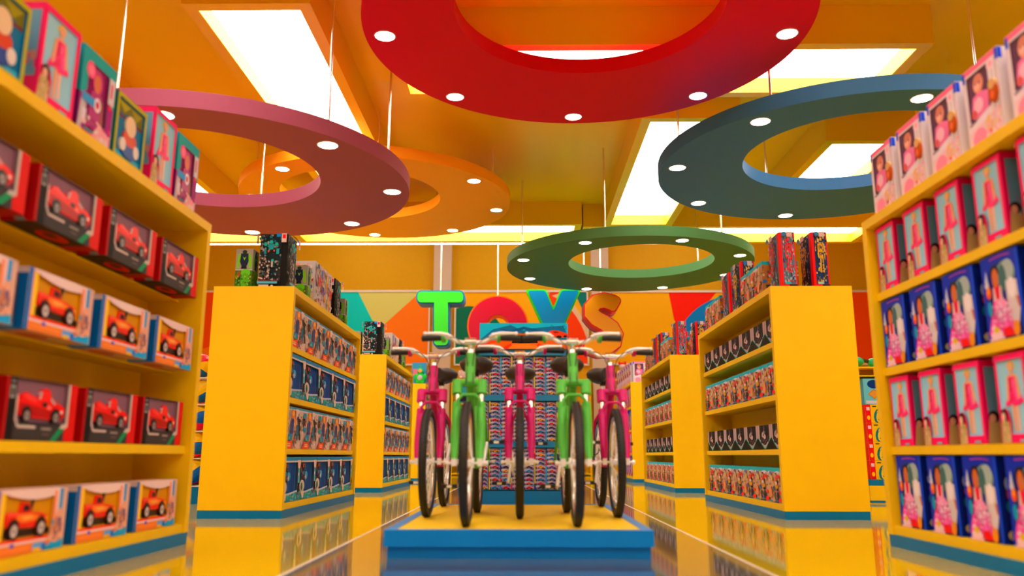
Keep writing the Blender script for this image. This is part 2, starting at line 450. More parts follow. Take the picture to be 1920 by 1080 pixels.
def baby_box():
    w, h, d = .268, .372, .12
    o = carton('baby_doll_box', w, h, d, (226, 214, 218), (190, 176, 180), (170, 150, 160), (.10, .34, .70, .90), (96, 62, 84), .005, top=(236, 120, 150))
    f = MB(); a = Art(f, w, h, d)
    a.rect(0, .93, 1, 1, (240, 120, 150)).rect(.0, .86, .07, .985, (20, 70, 190)).rect(.93, .86, 1, .99, (20, 70, 190))
    a.rect(.74, .08, .93, .90, (232, 224, 224)).rect(.80, .08, .83, .90, (200, 190, 194)).rect(.90, .08, .93, .90, (196, 186, 190))
    a.ell(.80, .86, .11, .075, (240, 214, 222)).ell(.80, .86, .05, .035, (246, 170, 190))
    a.rect(.06, .02, .94, .32, (238, 206, 214)).ell(.32, .10, .20, .13, (240, 150, 178)).poly([(.05, .30), (.74, .40), (.74, .30), (.05, .22)], (240, 224, 230))
    a.ell(.62, .20, .11, .10, (236, 196, 140)).busy(.50, .03, .94, .32, [(240, 190, 200), (226, 80, 110), (236, 210, 170), (246, 226, 230)], 26, 2, .07, .05)
    a.line([(.10, .30), (.30, .33)], .02, (90, 60, 90)).busy(.72, .05, .9, .12, [(200, 60, 90), (240, 200, 210)], 5, 8, .03, .02)
    f.build('front_print', o)
    s = MB()
    for sd in ('right',):
        a = Art(s, w, h, d, sd)
        a.rect(0, 0, 1, 1, (214, 204, 206)).rect(.35, .0, .55, 1, (186, 178, 184)).rect(.72, 0, .8, 1, (170, 160, 168)).rect(0, .86, .16, .99, (20, 70, 190)).rect(.84, .86, 1, .99, (20, 70, 190))
    s.build('side_print', o)
    c = MB(); c.mat(PLASTIC); a = Art(c, w, h, d, inset=.005)
    T = .003
    a.poly([(.14, .42), (.22, .62), (.40, .66), (.66, .60), (.62, .40), (.40, .36), (.2, .36)], (226, 120, 168), T).ell(.36, .50, .13, .09, (240, 190, 206), T).ell(.22, .42, .08, .05, (206, 90, 84), T)
    a.ell(.40, .75, .135, .115, (226, 158, 136), T).ell(.40, .80, .12, .07, (200, 130, 110), T).ell(.37, .72, .06, .04, (240, 190, 170), T).ell(.345, .755, .014, .012, (70, 40, 40), T).ell(.455, .755, .014, .012, (70, 40, 40), T)
    a.busy(.16, .38, .62, .60, [(240, 160, 196), (214, 100, 150), (246, 206, 220)], 16, 6, .06, .04)
    c.build('baby_doll', o)
    g = MB(); a = Art(g, w, h, d); T = .004
    a.L = 80
    a.ell(.84, .50, .10, .12, (176, 84, 20), T).ell(.84, .60, .09, .06, (214, 176, 120), T).ell(.84, .47, .05, .05, (226, 110, 60), T).busy(.74, .40, .93, .62, [(150, 60, 20), (226, 150, 60), (206, 80, 40)], 10, 1, .04, .04)
    g.build('small_brown_doll', o)
    return o

def princess_box():
    w, h, d = .265, .355, .115
    B = (6, 44, 168)
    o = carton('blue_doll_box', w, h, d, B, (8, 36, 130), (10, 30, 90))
    f = MB(); a = Art(f, w, h, d)
    a.line([(.25, .955), (.45, .965), (.62, .965), (.80, .95)], .022, (150, 60, 150)); a.rect(.93, 0, 1, 1, (4, 70, 196))
    arch = [(.10, .0), (.93, .0), (.90, .55)] + [(.52 + .36 * math.cos(PI * i / 12), .70 + .20 * math.sin(PI * i / 12)) for i in range(13)] + [(.12, .5)]
    a.poly(arch, (26, 40, 120))
    a.ell(.64, .74, .25, .16, (120, 150, 146)).ell(.70, .78, .16, .12, (168, 186, 180)).ell(.56, .70, .10, .16, (70, 110, 110))
    a.poly([(.62, .66), (.90, .64), (.92, .30), (.84, .10), (.70, .10), (.62, .40)], (216, 208, 206)).ell(.76, .56, .10, .12, (236, 230, 228)).poly([(.84, .46), (.92, .44), (.93, .30), (.88, .34)], (180, 110, 80))
    a.ell(.36, .80, .12, .085, (30, 30, 50)).ell(.37, .72, .085, .12, (206, 110, 40)).ell(.38, .73, .055, .07, (196, 120, 76))
    a.poly([(.28, .62), (.50, .62), (.52, .42), (.26, .42)], (226, 190, 190)).poly([(.32, .62), (.46, .62), (.44, .47), (.35, .47)], (206, 0, 60))
    a.poly([(.26, .46), (.54, .46), (.80, .06), (.70, .02), (.10, .04), (.06, .10)], (230, 96, 170))
    a.ell(.45, .38, .16, .10, (236, 160, 196)).ell(.46, .28, .20, .09, (214, 150, 190)).poly([(.12, .08), (.24, .10), (.26, .36)], (240, 120, 190)).poly([(.46, .10), (.60, .08), (.54, .34)], (240, 120, 190))
    a.busy(.16, .1, .74, .42, [(240, 190, 214), (214, 70, 150), (246, 220, 230), (226, 120, 180)], 44, 11, .07, .035)
    a.ell(.20, .57, .07, .075, (226, 90, 30)).ell(.19, .59, .03, .04, (236, 170, 60)).ell(.19, .38, .06, .09, (0, 150, 180)).poly([(.12, .70), (.22, .68), (.18, .84)], (190, 200, 220)).ell(.17, .66, .06, .035, (210, 206, 214))
    a.poly([(.50, .02), (.76, .02), (.66, .13), (.48, .12)], (214, 6, 20)).ell(.30, .06, .16, .06, (240, 210, 214)).ell(.30, .12, .07, .04, (220, 190, 20)).ell(.82, .09, .08, .09, (226, 150, 40)).rect(.10, .0, .5, .03, (240, 200, 206))
    f.build('front_print', o)
    s = MB()
    for sd in ('right',):
        a = Art(s, w, h, d, sd)
        a.rect(.1, .05, .9, .85, (20, 30, 100)).ell(.4, .68, .18, .09, (180, 190, 210)).ell(.45, .56, .2, .08, (196, 70, 40)).ell(.4, .42, .2, .08, (0, 120, 140)).ell(.55, .25, .2, .12, (150, 50, 130)).ell(.4, .1, .25, .06, (200, 186, 140))
    s.build('side_print', o)
    return o

def figure_box():      # white / orange / blue boxes
    w, h, d = .508, .325, .16
    o = carton('white_figure_box', w, h, d, (222, 196, 178), (30, 110, 140), (60, 50, 50))
    f = MB(); a = Art(f, w, h, d)
    a.rect(0, .95, 1, 1, (60, 150, 176)).rect(0, .925, 1, .95, (226, 220, 210))
    a.rect(.02, .02, .05, .9, (190, 176, 170)).busy(.0, .1, 1, .92, [(224, 200, 182), (206, 176, 160), (236, 214, 196), (180, 150, 140)], 60, 1, .07, .09)
    a.rect(.08, .78, .26, .90, (0, 136, 156)).poly([(.03, .66), (.26, .72), (.22, .64), (.30, .52), (.18, .60), (.06, .52)], (70, 36, 26)).rect(.05, .70, .2, .76, (40, 26, 24))
    a.rect(.10, .42, .28, .54, (0, 140, 168)).poly([(.38, .30), (.46, .94), (.42, .94), (.34, .4)], (90, 80, 110))
    a.poly([(.40, .68), (.52, .70), (.52, .34), (.42, .34)], (40, 74, 130)).rect(.44, .62, .50, .72, (20, 40, 90))
    a.rect(.40, .72, .58, .92, (226, 132, 40)).ell(.48, .84, .05, .06, (246, 186, 90)).rect(.54, .50, .64, .70, (226, 134, 36)).rect(.56, .54, .60, .62, (240, 220, 210))
    a.ell(.44, .24, .10, .12, (230, 140, 44)).ell(.43, .26, .04, .06, (246, 196, 130)).busy(.55, .05, .70, .46, [(90, 80, 90), (220, 210, 200), (0, 120, 150), (226, 110, 40), (60, 70, 60)], 26, 12, .05, .05)
    a.rect(.60, .78, .76, .96, (228, 206, 190)).poly([(.66, .76), (.60, .80), (.62, .74)], (228, 206, 190)).poly([(.74, .84), (.80, .88), (.84, .74), (.92, .22), (.86, .20), (.78, .60), (.76, .74)], (26, 16, 14)).rect(.76, .66, .98, .72, (40, 26, 22))
    a.poly([(.66, .58), (.78, .58), (.74, .18), (.66, .24)], (0, 104, 130)).rect(.78, .74, .98, .92, (224, 200, 186)).busy(.84, .3, 1, .9, [(226, 204, 186), (206, 180, 164), (120, 90, 80)], 20, 3, .05, .06)
    a.poly([(.0, .0), (.40, .0), (.44, .16), (.12, .18), (.04, .04)], (226, 84, 20)).rect(.16, .05, .34, .08, (244, 200, 170)).rect(.16, .10, .34, .125, (244, 190, 160)).poly([(.16, .20), (.42, .20), (.44, .34), (.20, .36)], (0, 130, 168)).rect(.22, .22, .3, .28, (130, 180, 90))
    a.busy(.44, .0, .62, .2, [(60, 90, 100), (220, 200, 190), (226, 100, 50), (150, 120, 110)], 16, 6, .05, .06)
    f.build('front_print', o)
    return o

def blue_box():
    w, h, d = .500, .34, .16
    o = carton('blue_figure_box', w, h, d, (10, 60, 100), (20, 100, 130), (20, 30, 50))
    f = MB(); a = Art(f, w, h, d)
    a.rect(.38, .22, .84, .88, (0, 84, 150))
    r = random.Random(4)
    for i in range(16):
        u = .40 + .026 * i
        a.rect(u, .24, u + r.uniform(.008, .02), .88, r.choice([(0, 70, 136), (0, 96, 166), (0, 56, 116), (10, 110, 176)]))
    a.ell(.44, .56, .10, .10, (60, 160, 200)).ell(.40, .52, .06, .06, (206, 190, 190)).rect(.0, .22, .38, .9, (24, 20, 30))
    a.busy(.08, .42, .38, .88, [(30, 40, 70), (0, 80, 110), (90, 70, 80), (176, 60, 50), (150, 120, 110), (20, 18, 24), (10, 60, 100)], 60, 5, .05, .06)
    a.ell(.22, .80, .04, .05, (190, 70, 50)).ell(.26, .62, .05, .06, (40, 120, 150))
    a.ell(.16, .32, .15, .14, (206, 196, 180)).ell(.14, .30, .06, .10, (40, 110, 90)).ell(.17, .28, .03, .05, (20, 60, 60)).poly([(.02, .2), (.22, .2), (.2, .06), (.1, .04)], (226, 200, 180))
    a.rect(.0, .0, 1, .17, (60, 150, 176)).busy(.0, .0, 1, .2, [(30, 110, 190), (90, 190, 200), (130, 190, 160), (20, 150, 150), (170, 190, 200), (0, 160, 140)], 60, 8, .06, .05)
    a.poly([(.20, .18), (.84, .24), (.84, .2), (.2, .14)], (190, 200, 210)).poly([(.06, .18), (.24, .2), (.22, .05), (.14, .02)], (226, 196, 176)).poly([(.24, .02), (.38, .02), (.36, .14), (.28, .14)], (0, 170, 156))
    a.rect(.86, .40, .97, .80, (90, 170, 180)).ell(.90, .60, .03, .04, (220, 190, 190)).busy(.84, .1, .99, .38, [(90, 70, 60), (200, 180, 160), (40, 36, 40), (120, 100, 90)], 16, 2, .05, .06)
    a.rect(0, .88, 1, .915, (206, 206, 200)).rect(0, .915, 1, 1, (30, 130, 170)).poly([(.80, .93), (.99, .93), (.96, .76), (.89, .72), (.83, .76)], (230, 200, 186))
    f.build('front_print', o)
    return o

def shield_box():
    w, h, d = .370, .195, .16
    o = carton('black_shield_box', w, h, d, (14, 14, 18), (10, 12, 14), (20, 20, 22))
    f = MB(); a = Art(f, w, h, d)
    a.rect(0, 0, 1, 1, (6, 8, 12))
    a.poly([(0, 1), (1, 1), (1, .46), (.9, .40), (.56, .02), (.46, .02), (.08, .38), (0, .46)], (20, 176, 160))
    a.poly([(0, 1), (1, 1), (1, .50), (.9, .44), (.55, .07), (.47, .07), (.08, .43), (0, .50)], (186, 160, 158))
    a.poly([(.14, 1), (.86, 1), (.86, .42), (.56, .18), (.44, .18), (.14, .42)], (18, 16, 22))
    a.busy(.18, .24, .82, .6, [(60, 44, 56), (40, 34, 40), (80, 66, 76)], 24, 3, .1, .1)
    a.busy(.34, .4, .66, .96, [(90, 80, 90), (30, 26, 32), (60, 56, 64)], 20, 9, .08, .1)
    a.ell(.45, .60, .10, .12, (190, 170, 160)).ell(.56, .52, .09, .10, (206, 180, 168)).ell(.52, .68, .06, .10, (150, 134, 130)).ell(.48, .58, .03, .05, (40, 34, 36)).poly([(.18, .7), (.30, .8), (.32, .7)], (0, 60, 60)).poly([(.7, .7), (.84, .76), (.8, .66)], (0, 50, 54))
    a.line([(.50, .2), (.76, .42)], .03, (130, 110, 116))
    f.build('front_print', o)
    return o

def crowd_art(a, seed, u0=0, u1=1, k=1):
    W = u1 - u0
    a.busy(u0, .02, u1, .86, [(214, 176, 140), (196, 150, 60), (120, 96, 90), (200, 150, 120), (176, 120, 30), (60, 50, 60), (200, 190, 190), (150, 110, 80), (226, 190, 160)], int(70 * k), seed, .07 / k, .07)
    for i in range(k):
        b = u0 + W * i / k; s = W / k
        a.poly([(b + .16 * s, .62), (b + .34 * s, .82), (b + .40 * s, .76), (b + .22 * s, .58)], (224, 14, 20)).ell(b + .52 * s, .74, .07 * s, .06, (206, 40, 30)).ell(b + .25 * s, .56, .09 * s, .05, (226, 206, 190))
        a.ell(b + .28 * s, .46, .13 * s, .06, (206, 150, 20)).ell(b + .34 * s, .37, .10 * s, .03, (24, 16, 20)).ell(b + .56 * s, .30, .08 * s, .05, (224, 26, 24)).ell(b + .05 * s, .40, .06 * s, .05, (40, 110, 170))
        a.ell(b + .80 * s, .28, .10 * s, .16, (226, 150, 100)).poly([(b + .30 * s, .30), (b + .46 * s, .30), (b + .44 * s, .08), (b + .32 * s, .08)], (34, 34, 50)).poly([(b + .08 * s, .30), (b + .2 * s, .30), (b + .18 * s, .08), (b + .1 * s, .08)], (50, 60, 70))
        a.ell(b + .55 * s, .09, .12 * s, .06, (226, 30, 40)).ell(b + .27 * s, .08, .06 * s, .05, (0, 110, 170)).ell(b + .92 * s, .70, .06 * s, .08, (220, 190, 90)).ell(b + .85 * s, .86, .06 * s, .05, (90, 110, 160))
        a.rect(b + .70 * s, .01, b + .95 * s, .05, (0, 150, 180)).rect(b + .02 * s, .0, b + .45 * s, .03, (30, 40, 80))

def crowd_box(w=.370, h=.262, d=.16, k=1, name='action_figure_box'):
    o = carton(name, w, h, d, (206, 170, 140), (170, 120, 60), (50, 40, 50), top=(0, 170, 180))
    f = MB(); a = Art(f, w, h, d)
    a.rect(0, .88, 1, 1, (0, 176, 186)).ell(.3 / k, .86, .2 / k, .05, (220, 214, 220)).ell(.75, .87, .15, .04, (220, 214, 220))
    crowd_art(a, 21, k=k)
    f.build('front_print', o)
    if k > 1:
        for sd in ('left', 'right'):
            s = MB(); a = Art(s, w, h, d, sd); a.rect(0, .9, 1, 1, (0, 176, 186)); crowd_art(a, 5, k=1); s.build('side_print', o)
    return o

def robot_art(a, pal, accent, seed, n=150):
    a.busy(.04, .06, .96, .97, pal, n, seed, .10, .05)
    a.ell(.5, .86, .09, .035, accent).poly([(.34, .80), (.66, .80), (.60, .62), (.40, .62)], accent).ell(.5, .71, .07, .03, pal[0])
    a.poly([(.22, .78), (.32, .78), (.28, .52), (.20, .54)], accent).poly([(.68, .78), (.78, .78), (.80, .54), (.72, .52)], accent)
    a.poly([(.38, .58), (.47, .58), (.44, .26), (.34, .26)], accent).poly([(.53, .58), (.62, .58), (.66, .26), (.56, .26)], accent)
    a.busy(.24, .26, .76, .84, pal, n // 3, seed + 1, .05, .025)

def black_robot_box():
    w, h, d = .222, .45, .25
    o = carton('black_robot_box', w, h, d, (10, 10, 12), (8, 8, 10))
    pal = [(16, 30, 40), (30, 44, 50), (150, 140, 130), (0, 110, 120), (20, 20, 26), (80, 70, 70), (170, 160, 150), (10, 60, 76), (50, 40, 44)]
    for sd, nm in (('front', 'front_print'), ('right', 'side_print'), ('left', 'side_print')):
        f = MB(); a = Art(f, w, h, d, sd)
        a.rect(.0, .13, .78, 1, (24, 36, 44)).busy(.02, .14, .78, .98, pal, 170, 3, .08, .04)
        a.ell(.42, .84, .07, .035, (0, 176, 170)).poly([(.30, .80), (.56, .80), (.50, .70), (.36, .70)], (0, 150, 160)).ell(.22, .80, .06, .035, (0, 170, 160)).ell(.62, .80, .06, .035, (0, 170, 160)).rect(.18, .62, .26, .72, (10, 150, 160)).rect(.62, .62, .72, .72, (0, 160, 170))
        a.ell(.34, .67, .03, .02, (220, 80, 50)).ell(.54, .68, .03, .02, (220, 80, 50)).ell(.5, .50, .05, .03, (0, 176, 166)).rect(.46, .38, .52, .48, (190, 180, 170))
        a.busy(.02, .16, .42, .55, [(190, 176, 166), (120, 106, 96), (70, 56, 50), (210, 200, 190), (40, 34, 36)], 70, 6, .07, .035)
        a.rect(.0, .08, .72, .12, (90, 180, 200)).rect(.0, .13, .72, .14, (150, 30, 40)).rect(.06, .03, .42, .06, (206, 190, 176)).ell(.54, .035, .05, .022, (226, 196, 176))
        a.rect(.80, .83, .98, .99, (226, 206, 206)).rect(.83, .90, .95, .975, (226, 10, 20)).rect(.62, .93, .78, .99, (0, 140, 214))
        f.build(nm, o)
    return o

def green_figure_box():
    w, h, d = .135, .315, .14
    o = carton('green_figure_box', w, h, d, (150, 150, 136), (60, 80, 30))
    for sd, nm in (('front', 'front_print'), ('right', 'side_print'), ('left', 'side_print')):
        f = MB(); a = Art(f, w, h, d, sd)
        G = (120, 190, 20)
        a.rect(0, 0, 1, 1, (150, 146, 134)).rect(0, 0, 1, .46, (60, 110, 30)).rect(0, .44, 1, .47, (180, 176, 166))
        a.ell(.5, .92, .14, .05, (40, 50, 30)).poly([(.28, .88), (.72, .88), (.80, .72), (.66, .56), (.34, .56), (.20, .72)], (26, 34, 60)).poly([(.40, .80), (.5, .70), (.6, .80), (.5, .76)], G)
        a.poly([(.14, .86), (.28, .86), (.24, .66), (.20, .50), (.06, .52), (.10, .70)], G).poly([(.72, .86), (.86, .86), (.92, .70), (.94, .52), (.80, .50), (.76, .66)], G)
        a.poly([(.36, .56), (.64, .56), (.68, .48), (.32, .48)], (20, 24, 40)).ell(.62, .38, .28, .10, (110, 190, 50)).ell(.60, .18, .26, .20, (90, 170, 40)).ell(.22, .34, .10, .07, (150, 70, 40)).ell(.2, .2, .14, .1, (40, 70, 30))
        a.busy(.05, .02, .95, .3, [(60, 130, 30), (120, 180, 30), (40, 80, 20), (180, 170, 40)], 30, 3, .10, .05)
        f.build(nm, o)
    return o

def comic_box():
    w, h, d = .65, .42, .42
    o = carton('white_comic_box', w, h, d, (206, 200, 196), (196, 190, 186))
    pal = [(220, 214, 206), (200, 40, 30), (226, 180, 30), (40, 90, 160), (214, 200, 190), (230, 150, 110), (200, 190, 186), (150, 110, 90)]
    for sd, nm in (('front', 'front_print'), ('left', 'side_print')):
        f = MB(); a = Art(f, w, h, d, sd)
        a.busy(.02, .03, .98, .97, pal, 150, 8, .05, .06)
        for i, (u, v) in enumerate(((.16, .6), (.40, .45), (.60, .7), (.82, .5), (.3, .8), (.72, .25))):
            a.ell(u, v, .05, .12, ((206, 20, 30), (30, 80, 170), (226, 190, 40))[i % 3]).ell(u, v + .14, .03, .05, (230, 170, 130)).line([(u, v), (u + .06, v - .22)], .05, (190, 30, 30))
        a.ell(.07, .9, .05, .06, (20, 70, 110)).busy(.0, .0, 1, .12, [(226, 200, 40), (206, 190, 180)], 16, 3, .06, .05)
        f.build(nm, o)
    return o

def robot_box(name, pal, accent):
    w, h, d = .125, .45, .265
    o = carton(name, w, h, d, (206, 6, 16), (200, 6, 14))
    for sd, nm in (('front', 'front_print'), ('left', 'side_print')):
        f = MB(); a = Art(f, w, h, d, sd)
        u0 = .16 if sd == 'front' else .04
        a.rect(u0, .06, u0 + .76, 1, pal[-1])
        b = Art(f, w, h, d, sd); b.L = a.L
        P0 = b.poly
        def sq(pts, c, t=0.0, P0=P0, u0=u0): return P0([(u0 + .76 * x, y) for x, y in pts], c, t)
        b.poly = sq
        robot_art(b, pal, accent, 7)
        b.rect(.05, .05, .5, .085, (0, 176, 176) if 'red' in name else (150, 200, 190)).rect(.0, .0, 1, .045, (20, 16, 20)).rect(.0, .0, .35, .045, (220, 10, 16)).rect(.0, .92, .3, 1, (60, 120, 160)).rect(.35, .9, .8, 1, (206, 180, 170))
        f.build(nm, o)
    f = MB(); a = Art(f, w, h, d); a.rect(.88, .86, 1, 1, (236, 60, 60)).rect(.88, .82, 1, .86, (26, 16, 30)); f.build('corner_print', o)
    return o

RED_P = [(150, 30, 36), (200, 180, 180), (120, 190, 196), (200, 40, 44), (60, 40, 70), (170, 150, 160), (220, 60, 60), (90, 120, 140)]
YEL_P = [(30, 30, 36), (190, 150, 30), (40, 70, 110), (206, 190, 150), (60, 46, 30), (226, 180, 60), (90, 80, 70), (24, 60, 100)]

# ------------------------------------------------------------------ room
X0, X1, YB, YE = -9.5, 9.5, -7.0, 20.0
ZC = 4.26; ZHI = 6.6; YS = 13.20
CX = 0.07

def floor_mat(name, col, rough, ior=3.0):
    m = mat(name, col, rough, noise=0.03, nscale=2.0, ior=ior, coat=0.0)
    m.node_tree.nodes['Principled BSDF'].inputs['Coat Roughness'].default_value = rough
    return m
FY = floor_mat('yellow_polished_floor', (0.60, 0.42, 0.004, 1), 0.06, 2.1)
FM = floor_mat('dark_polished_floor', (0.36, 0.40, 0.47, 1), 0.06, 2.0)
FM.node_tree.nodes['Principled BSDF'].inputs['Metallic'].default_value = .82
FW = floor_mat('white_inlay', (0.85, 0.72, 0.55, 1), 0.3)
mb = MB()
xl, xr = -.945, .985
mb.mat(FY); mb.face([(X0, YB, 0), (xl, YB, 0), (xl, YE, 0), (X0, YE, 0)]); mb.face([(xr, YB, 0), (X1, YB, 0), (X1, YE, 0), (xr, YE, 0)])
mb.mat(FM); mb.face([(xl, YB, 0), (xr, YB, 0), (xr, YE, 0), (xl, YE, 0)])
mb.mat(FW)
for x in (xl, xr): mb.face([(x - .009, YB, .0006), (x + .009, YB, .0006), (x + .009, YE, .0006), (x - .009, YE, .0006)])
struct(mb.build('floor'))

mb = MB(); mb.mat(CEIL)
mb.box(X0, YB, ZC, X1, YS, ZC + .12)
mb.box(X0, YS - .04, ZC - .30, X1, YS + .02, ZC)
struct(mb.build('ceiling'))
mb = MB(); mb.mat(CEIL); mb.box(X0, YS, ZHI, X1, YE + .1, ZHI + .1); mb.box(X0, YS, ZC + .12, X1, YS + .1, ZHI)
struct(mb.build('ceiling_back'))
for nm, b in (('wall_left', (X0 - .1, YB, 0, X0, YE, ZHI)), ('wall_right', (X1, YB, 0, X1 + .1, YE, ZHI)), ('wall_front', (X0, YB - .1, 0, X1, YB, ZHI)), ('wall_back', (X0, YE, 0, X1, YE + .1, ZHI))):
    m = MB(); m.mat(WALLM); m.box(*b); struct(m.build(nm))

# camera model used to turn picture measurements into points on the back wall
_f, _p, _y, _r, CH = 1524.96, .2032418, -.0134654, .0012567, .46
_F = Vector((math.sin(_y) * math.cos(_p), math.cos(_y) * math.cos(_p), math.sin(_p)))
_R = Vector((math.cos(_y), -math.sin(_y), 0)); _U = _R.cross(_F)
_RT = math.cos(_r) * _R + math.sin(_r) * _U; _UP = -math.sin(_r) * _R + math.cos(_r) * _U
def at(px, py, Y):
    d = (px - 960) / _f * _RT - (py - 540) / _f * _UP + _F
    t = Y / d.y
    return (t * d.x, CH + t * d.z)

# pillars
for i, (pa, pb) in enumerate(((811.5, 845), (1110, 1143))):
    m = MB(); m.mat(PILLAR); m.box(at(pa, 600, 19.85)[0], 19.85, 0, at(pb, 600, 19.85)[0], 20, ZHI)
    struct(m.build('trim_%d' % (i + 1)))

# mural painted on the back wall: real flat panels with colour fields and white frames
def mural(name, label, xa, xb, ya, yb, base, shapes):
    Y = 19.98
    m = MB(); m.L = 0
    def P(px, py, o): x, z = at(px, py, Y); return (x, Y - o, z)
    m.col(base).face([P(xa, yb, .002), P(xb, yb, .002), P(xb, ya, .002), P(xa, ya, .002)])
    for i, (c, pts) in enumerate(shapes):
        pts = [(min(xb, max(xa, a)), min(yb, max(ya, b))) for a, b in pts]
        ar = sum(pts[k][0] * pts[(k + 1) % len(pts)][1] - pts[(k + 1) % len(pts)][0] * pts[k][1] for k in range(len(pts)))
        if ar > 0: pts = pts[::-1]
        m.col(c).face([P(a, b, .004 + .001 * i) for a, b in pts])
    o = m.build(name)
    fr = MB(); fr.mat(WHITE)
    (x0, z0), (x1, z1) = at(xa, yb, Y), at(xb, ya, Y)
    for b in ((x0 - .02, z0 - .02, x1 + .02, z0 + .02), (x0 - .02, z1 - .025, x1 + .02, z1 + .025), (x0 - .02, z0, x0 + .02, z1), (x1 - .02, z0, x1 + .02, z1)):
        fr.box(b[0], Y - .03, b[1], b[2], Y - .001, b[3])
    fr.build('frame', o)
    return tag(o, label, 'mural')
def arc(cx, cy, r, a0, a1, n=18, ry=None):
    ry = ry or r
    return [(cx + r * math.cos(a0 + (a1 - a0) * i / n), cy - ry * math.sin(a0 + (a1 - a0) * i / n)) for i in range(n + 1)]
mural('wall_mural', 'geometric mural of teal, pale green and peach left of the green letter', 300, 806, 546, 684, (240, 134, 44),
      [((230, 90, 20), [(300, 546), (470, 546), (420, 640), (300, 684)]), ((0, 206, 196), [(470, 546), (671, 546), (716, 632), (700, 684), (430, 684)]), ((216, 216, 130), [(671, 546), (790, 546), (712, 616), (698, 600)])])
mural('wall_mural', 'yellow mural with dark green dome, cream and red arcs behind the letters', 852, 1101, 546, 684, (238, 182, 30),
      [((0, 110, 84), [(852, 684)] + [(852, 578)] + arc(880, 640, 66, PI * .62, PI * .05, 14, 66) + [(960, 684)]),
       ((228, 200, 160), arc(1020, 690, 92, PI * .5, 0, 14, 150) + [(1060, 684)] + arc(1020, 700, 50, 0, PI * .5, 10, 110)),
       ((226, 74, 14), [(1032, 546), (1062, 546)] + arc(1010, 700, 100, PI * .42, 0, 12, 150) + [(1090, 684)] + arc(1005, 700, 66, 0, PI * .42, 10, 130)),
       ((0, 120, 110), [(1076, 546), (1101, 546), (1101, 600)])])
mural('wall_mural', 'yellow mural with red wedge and blue circle right of the orange letter', 1147, 1700, 546, 683, (238, 184, 30),
      [((226, 40, 10), [(1253, 546), (1345, 546), (1300, 600), (1284, 632), (1264, 600)]), ((0, 128, 190), arc(1385, 660, 120, PI, 0, 20, 108)), ((232, 90, 14), [(1560, 546), (1700, 546), (1700, 684), (1520, 684)])])

# ------------------------------------------------------------------ ceiling light troughs
ZT = 3.90
def trough(x0, y0, x1, y1, label):
    """outer rectangle of a dropped frame with an inner luminous panel"""
    t = .10
    o = empty('ceiling_light_trough', ((x0 + x1) / 2, (y0 + y1) / 2, ZT))
    tag(o, label, 'ceiling light', 'rectangular light troughs in the ceiling')
    a, b = (x1 - x0) / 2, (y1 - y0) / 2
    H = ZC - ZT - .001
    m = MB(); m.mat(CEIL)
    for q in ((-a, -b, a, -b + t), (-a, b - t, a, b), (-a, -b + t, -a + t, b - t), (a - t, -b + t, a, b - t)):
        m.box(q[0], q[1], 0, q[2], q[3], H)
    m.build('frame', o)
    m = MB(); m.mat(LEDY); i = t - .0; e = .004
    ia, ib = a - t, b - t
    for q in ((-ia, -ib, ia, -ib + e), (-ia, ib - e, ia, ib), (-ia, -ib + e, -ia + e, ib - e), (ia - e, -ib + e, ia, ib - e)):
        m.box(q[0], q[1], .003, q[2], q[3], .18)
    m.build('liner', o)
    m = MB(); m.mat(LEDP); m.box(-ia + e, -ib + e, .15, ia - e, ib - e, .17)
    m.build('light_panel', o)
    return o
T = .1
trough(-2.56 - T, 5.82 - T, -1.75 + T, 10.25 + T, 'long light trough on the left, above the mauve ring')
trough(-1.09 - T, 6.50 - T, 3.405 + T, 7.35 + T, 'crosswise light trough partly hidden by the red ring')
trough(1.345 - T, 8.05 - T, 2.175 + T, 11.93 + T, 'long light trough between the blue and green rings')
trough(3.485 - T, 8.69 - T, 4.30 + T, 11.2 + T, 'light trough seen through the hole of the blue ring')
trough(-5.03 - T, 7.4 - T, -4.21 + T, 11.76 + T, 'light trough glimpsed left through the mauve ring')
trough(-3.555 - T, 12.0 - T, .80 + T, 12.88 + T, 'crosswise light trough in front of the letters')
trough(1.03 - T, 12.14 - T, 5.38 + T, 12.97 + T, 'crosswise light trough behind the green ring on the right')
trough(-8.1 - T, 12.0 - T, -3.79 + T, 12.88 + T, 'crosswise light trough at the far left corner')
# the same grid goes on over and behind the camera
for (a, b, c, d) in ((-4.9, -.2, -4.1, 4.2), (-2.5, .9, -1.7, 5.2), (1.3, 1.0, 2.1, 5.2), (3.6, 1.0, 4.4, 5.2), (-1.1, -.6, 3.3, .2), (-5.2, -3.2, -.9, -2.4), (1.1, -3.2, 5.4, -2.4), (-1.1, -4.8, 3.3, -4.0), (6.2, 4.0, 7.0, 8.4), (-7.6, 4.0, -6.8, 8.4)):
    trough(a - T, b - T, c + T, d + T, 'light trough in the ceiling above the camera')

m = MB(); m.mat(STRIPM)
x0 = at(380, 456.5, 13.30)[0]; x1 = 3.0; z = at(700, 456.4, 13.30)[1]
m.box(x0, 13.27, z - .019, x1, 13.31, z + .019)
o = m.build('linear_lamp')
m = MB(); m.mat(STEEL)
for k in range(6): m.box(x0 + .3 + k * (x1 - x0 - .6) / 5 - .01, 13.215, z - .005, x0 + .3 + k * (x1 - x0 - .6) / 5 + .01, 13.27, z + .005)
m.build('hanging_bracket', o); tag(o, 'thin white linear lamp along the ceiling edge above the letters', 'lamp')

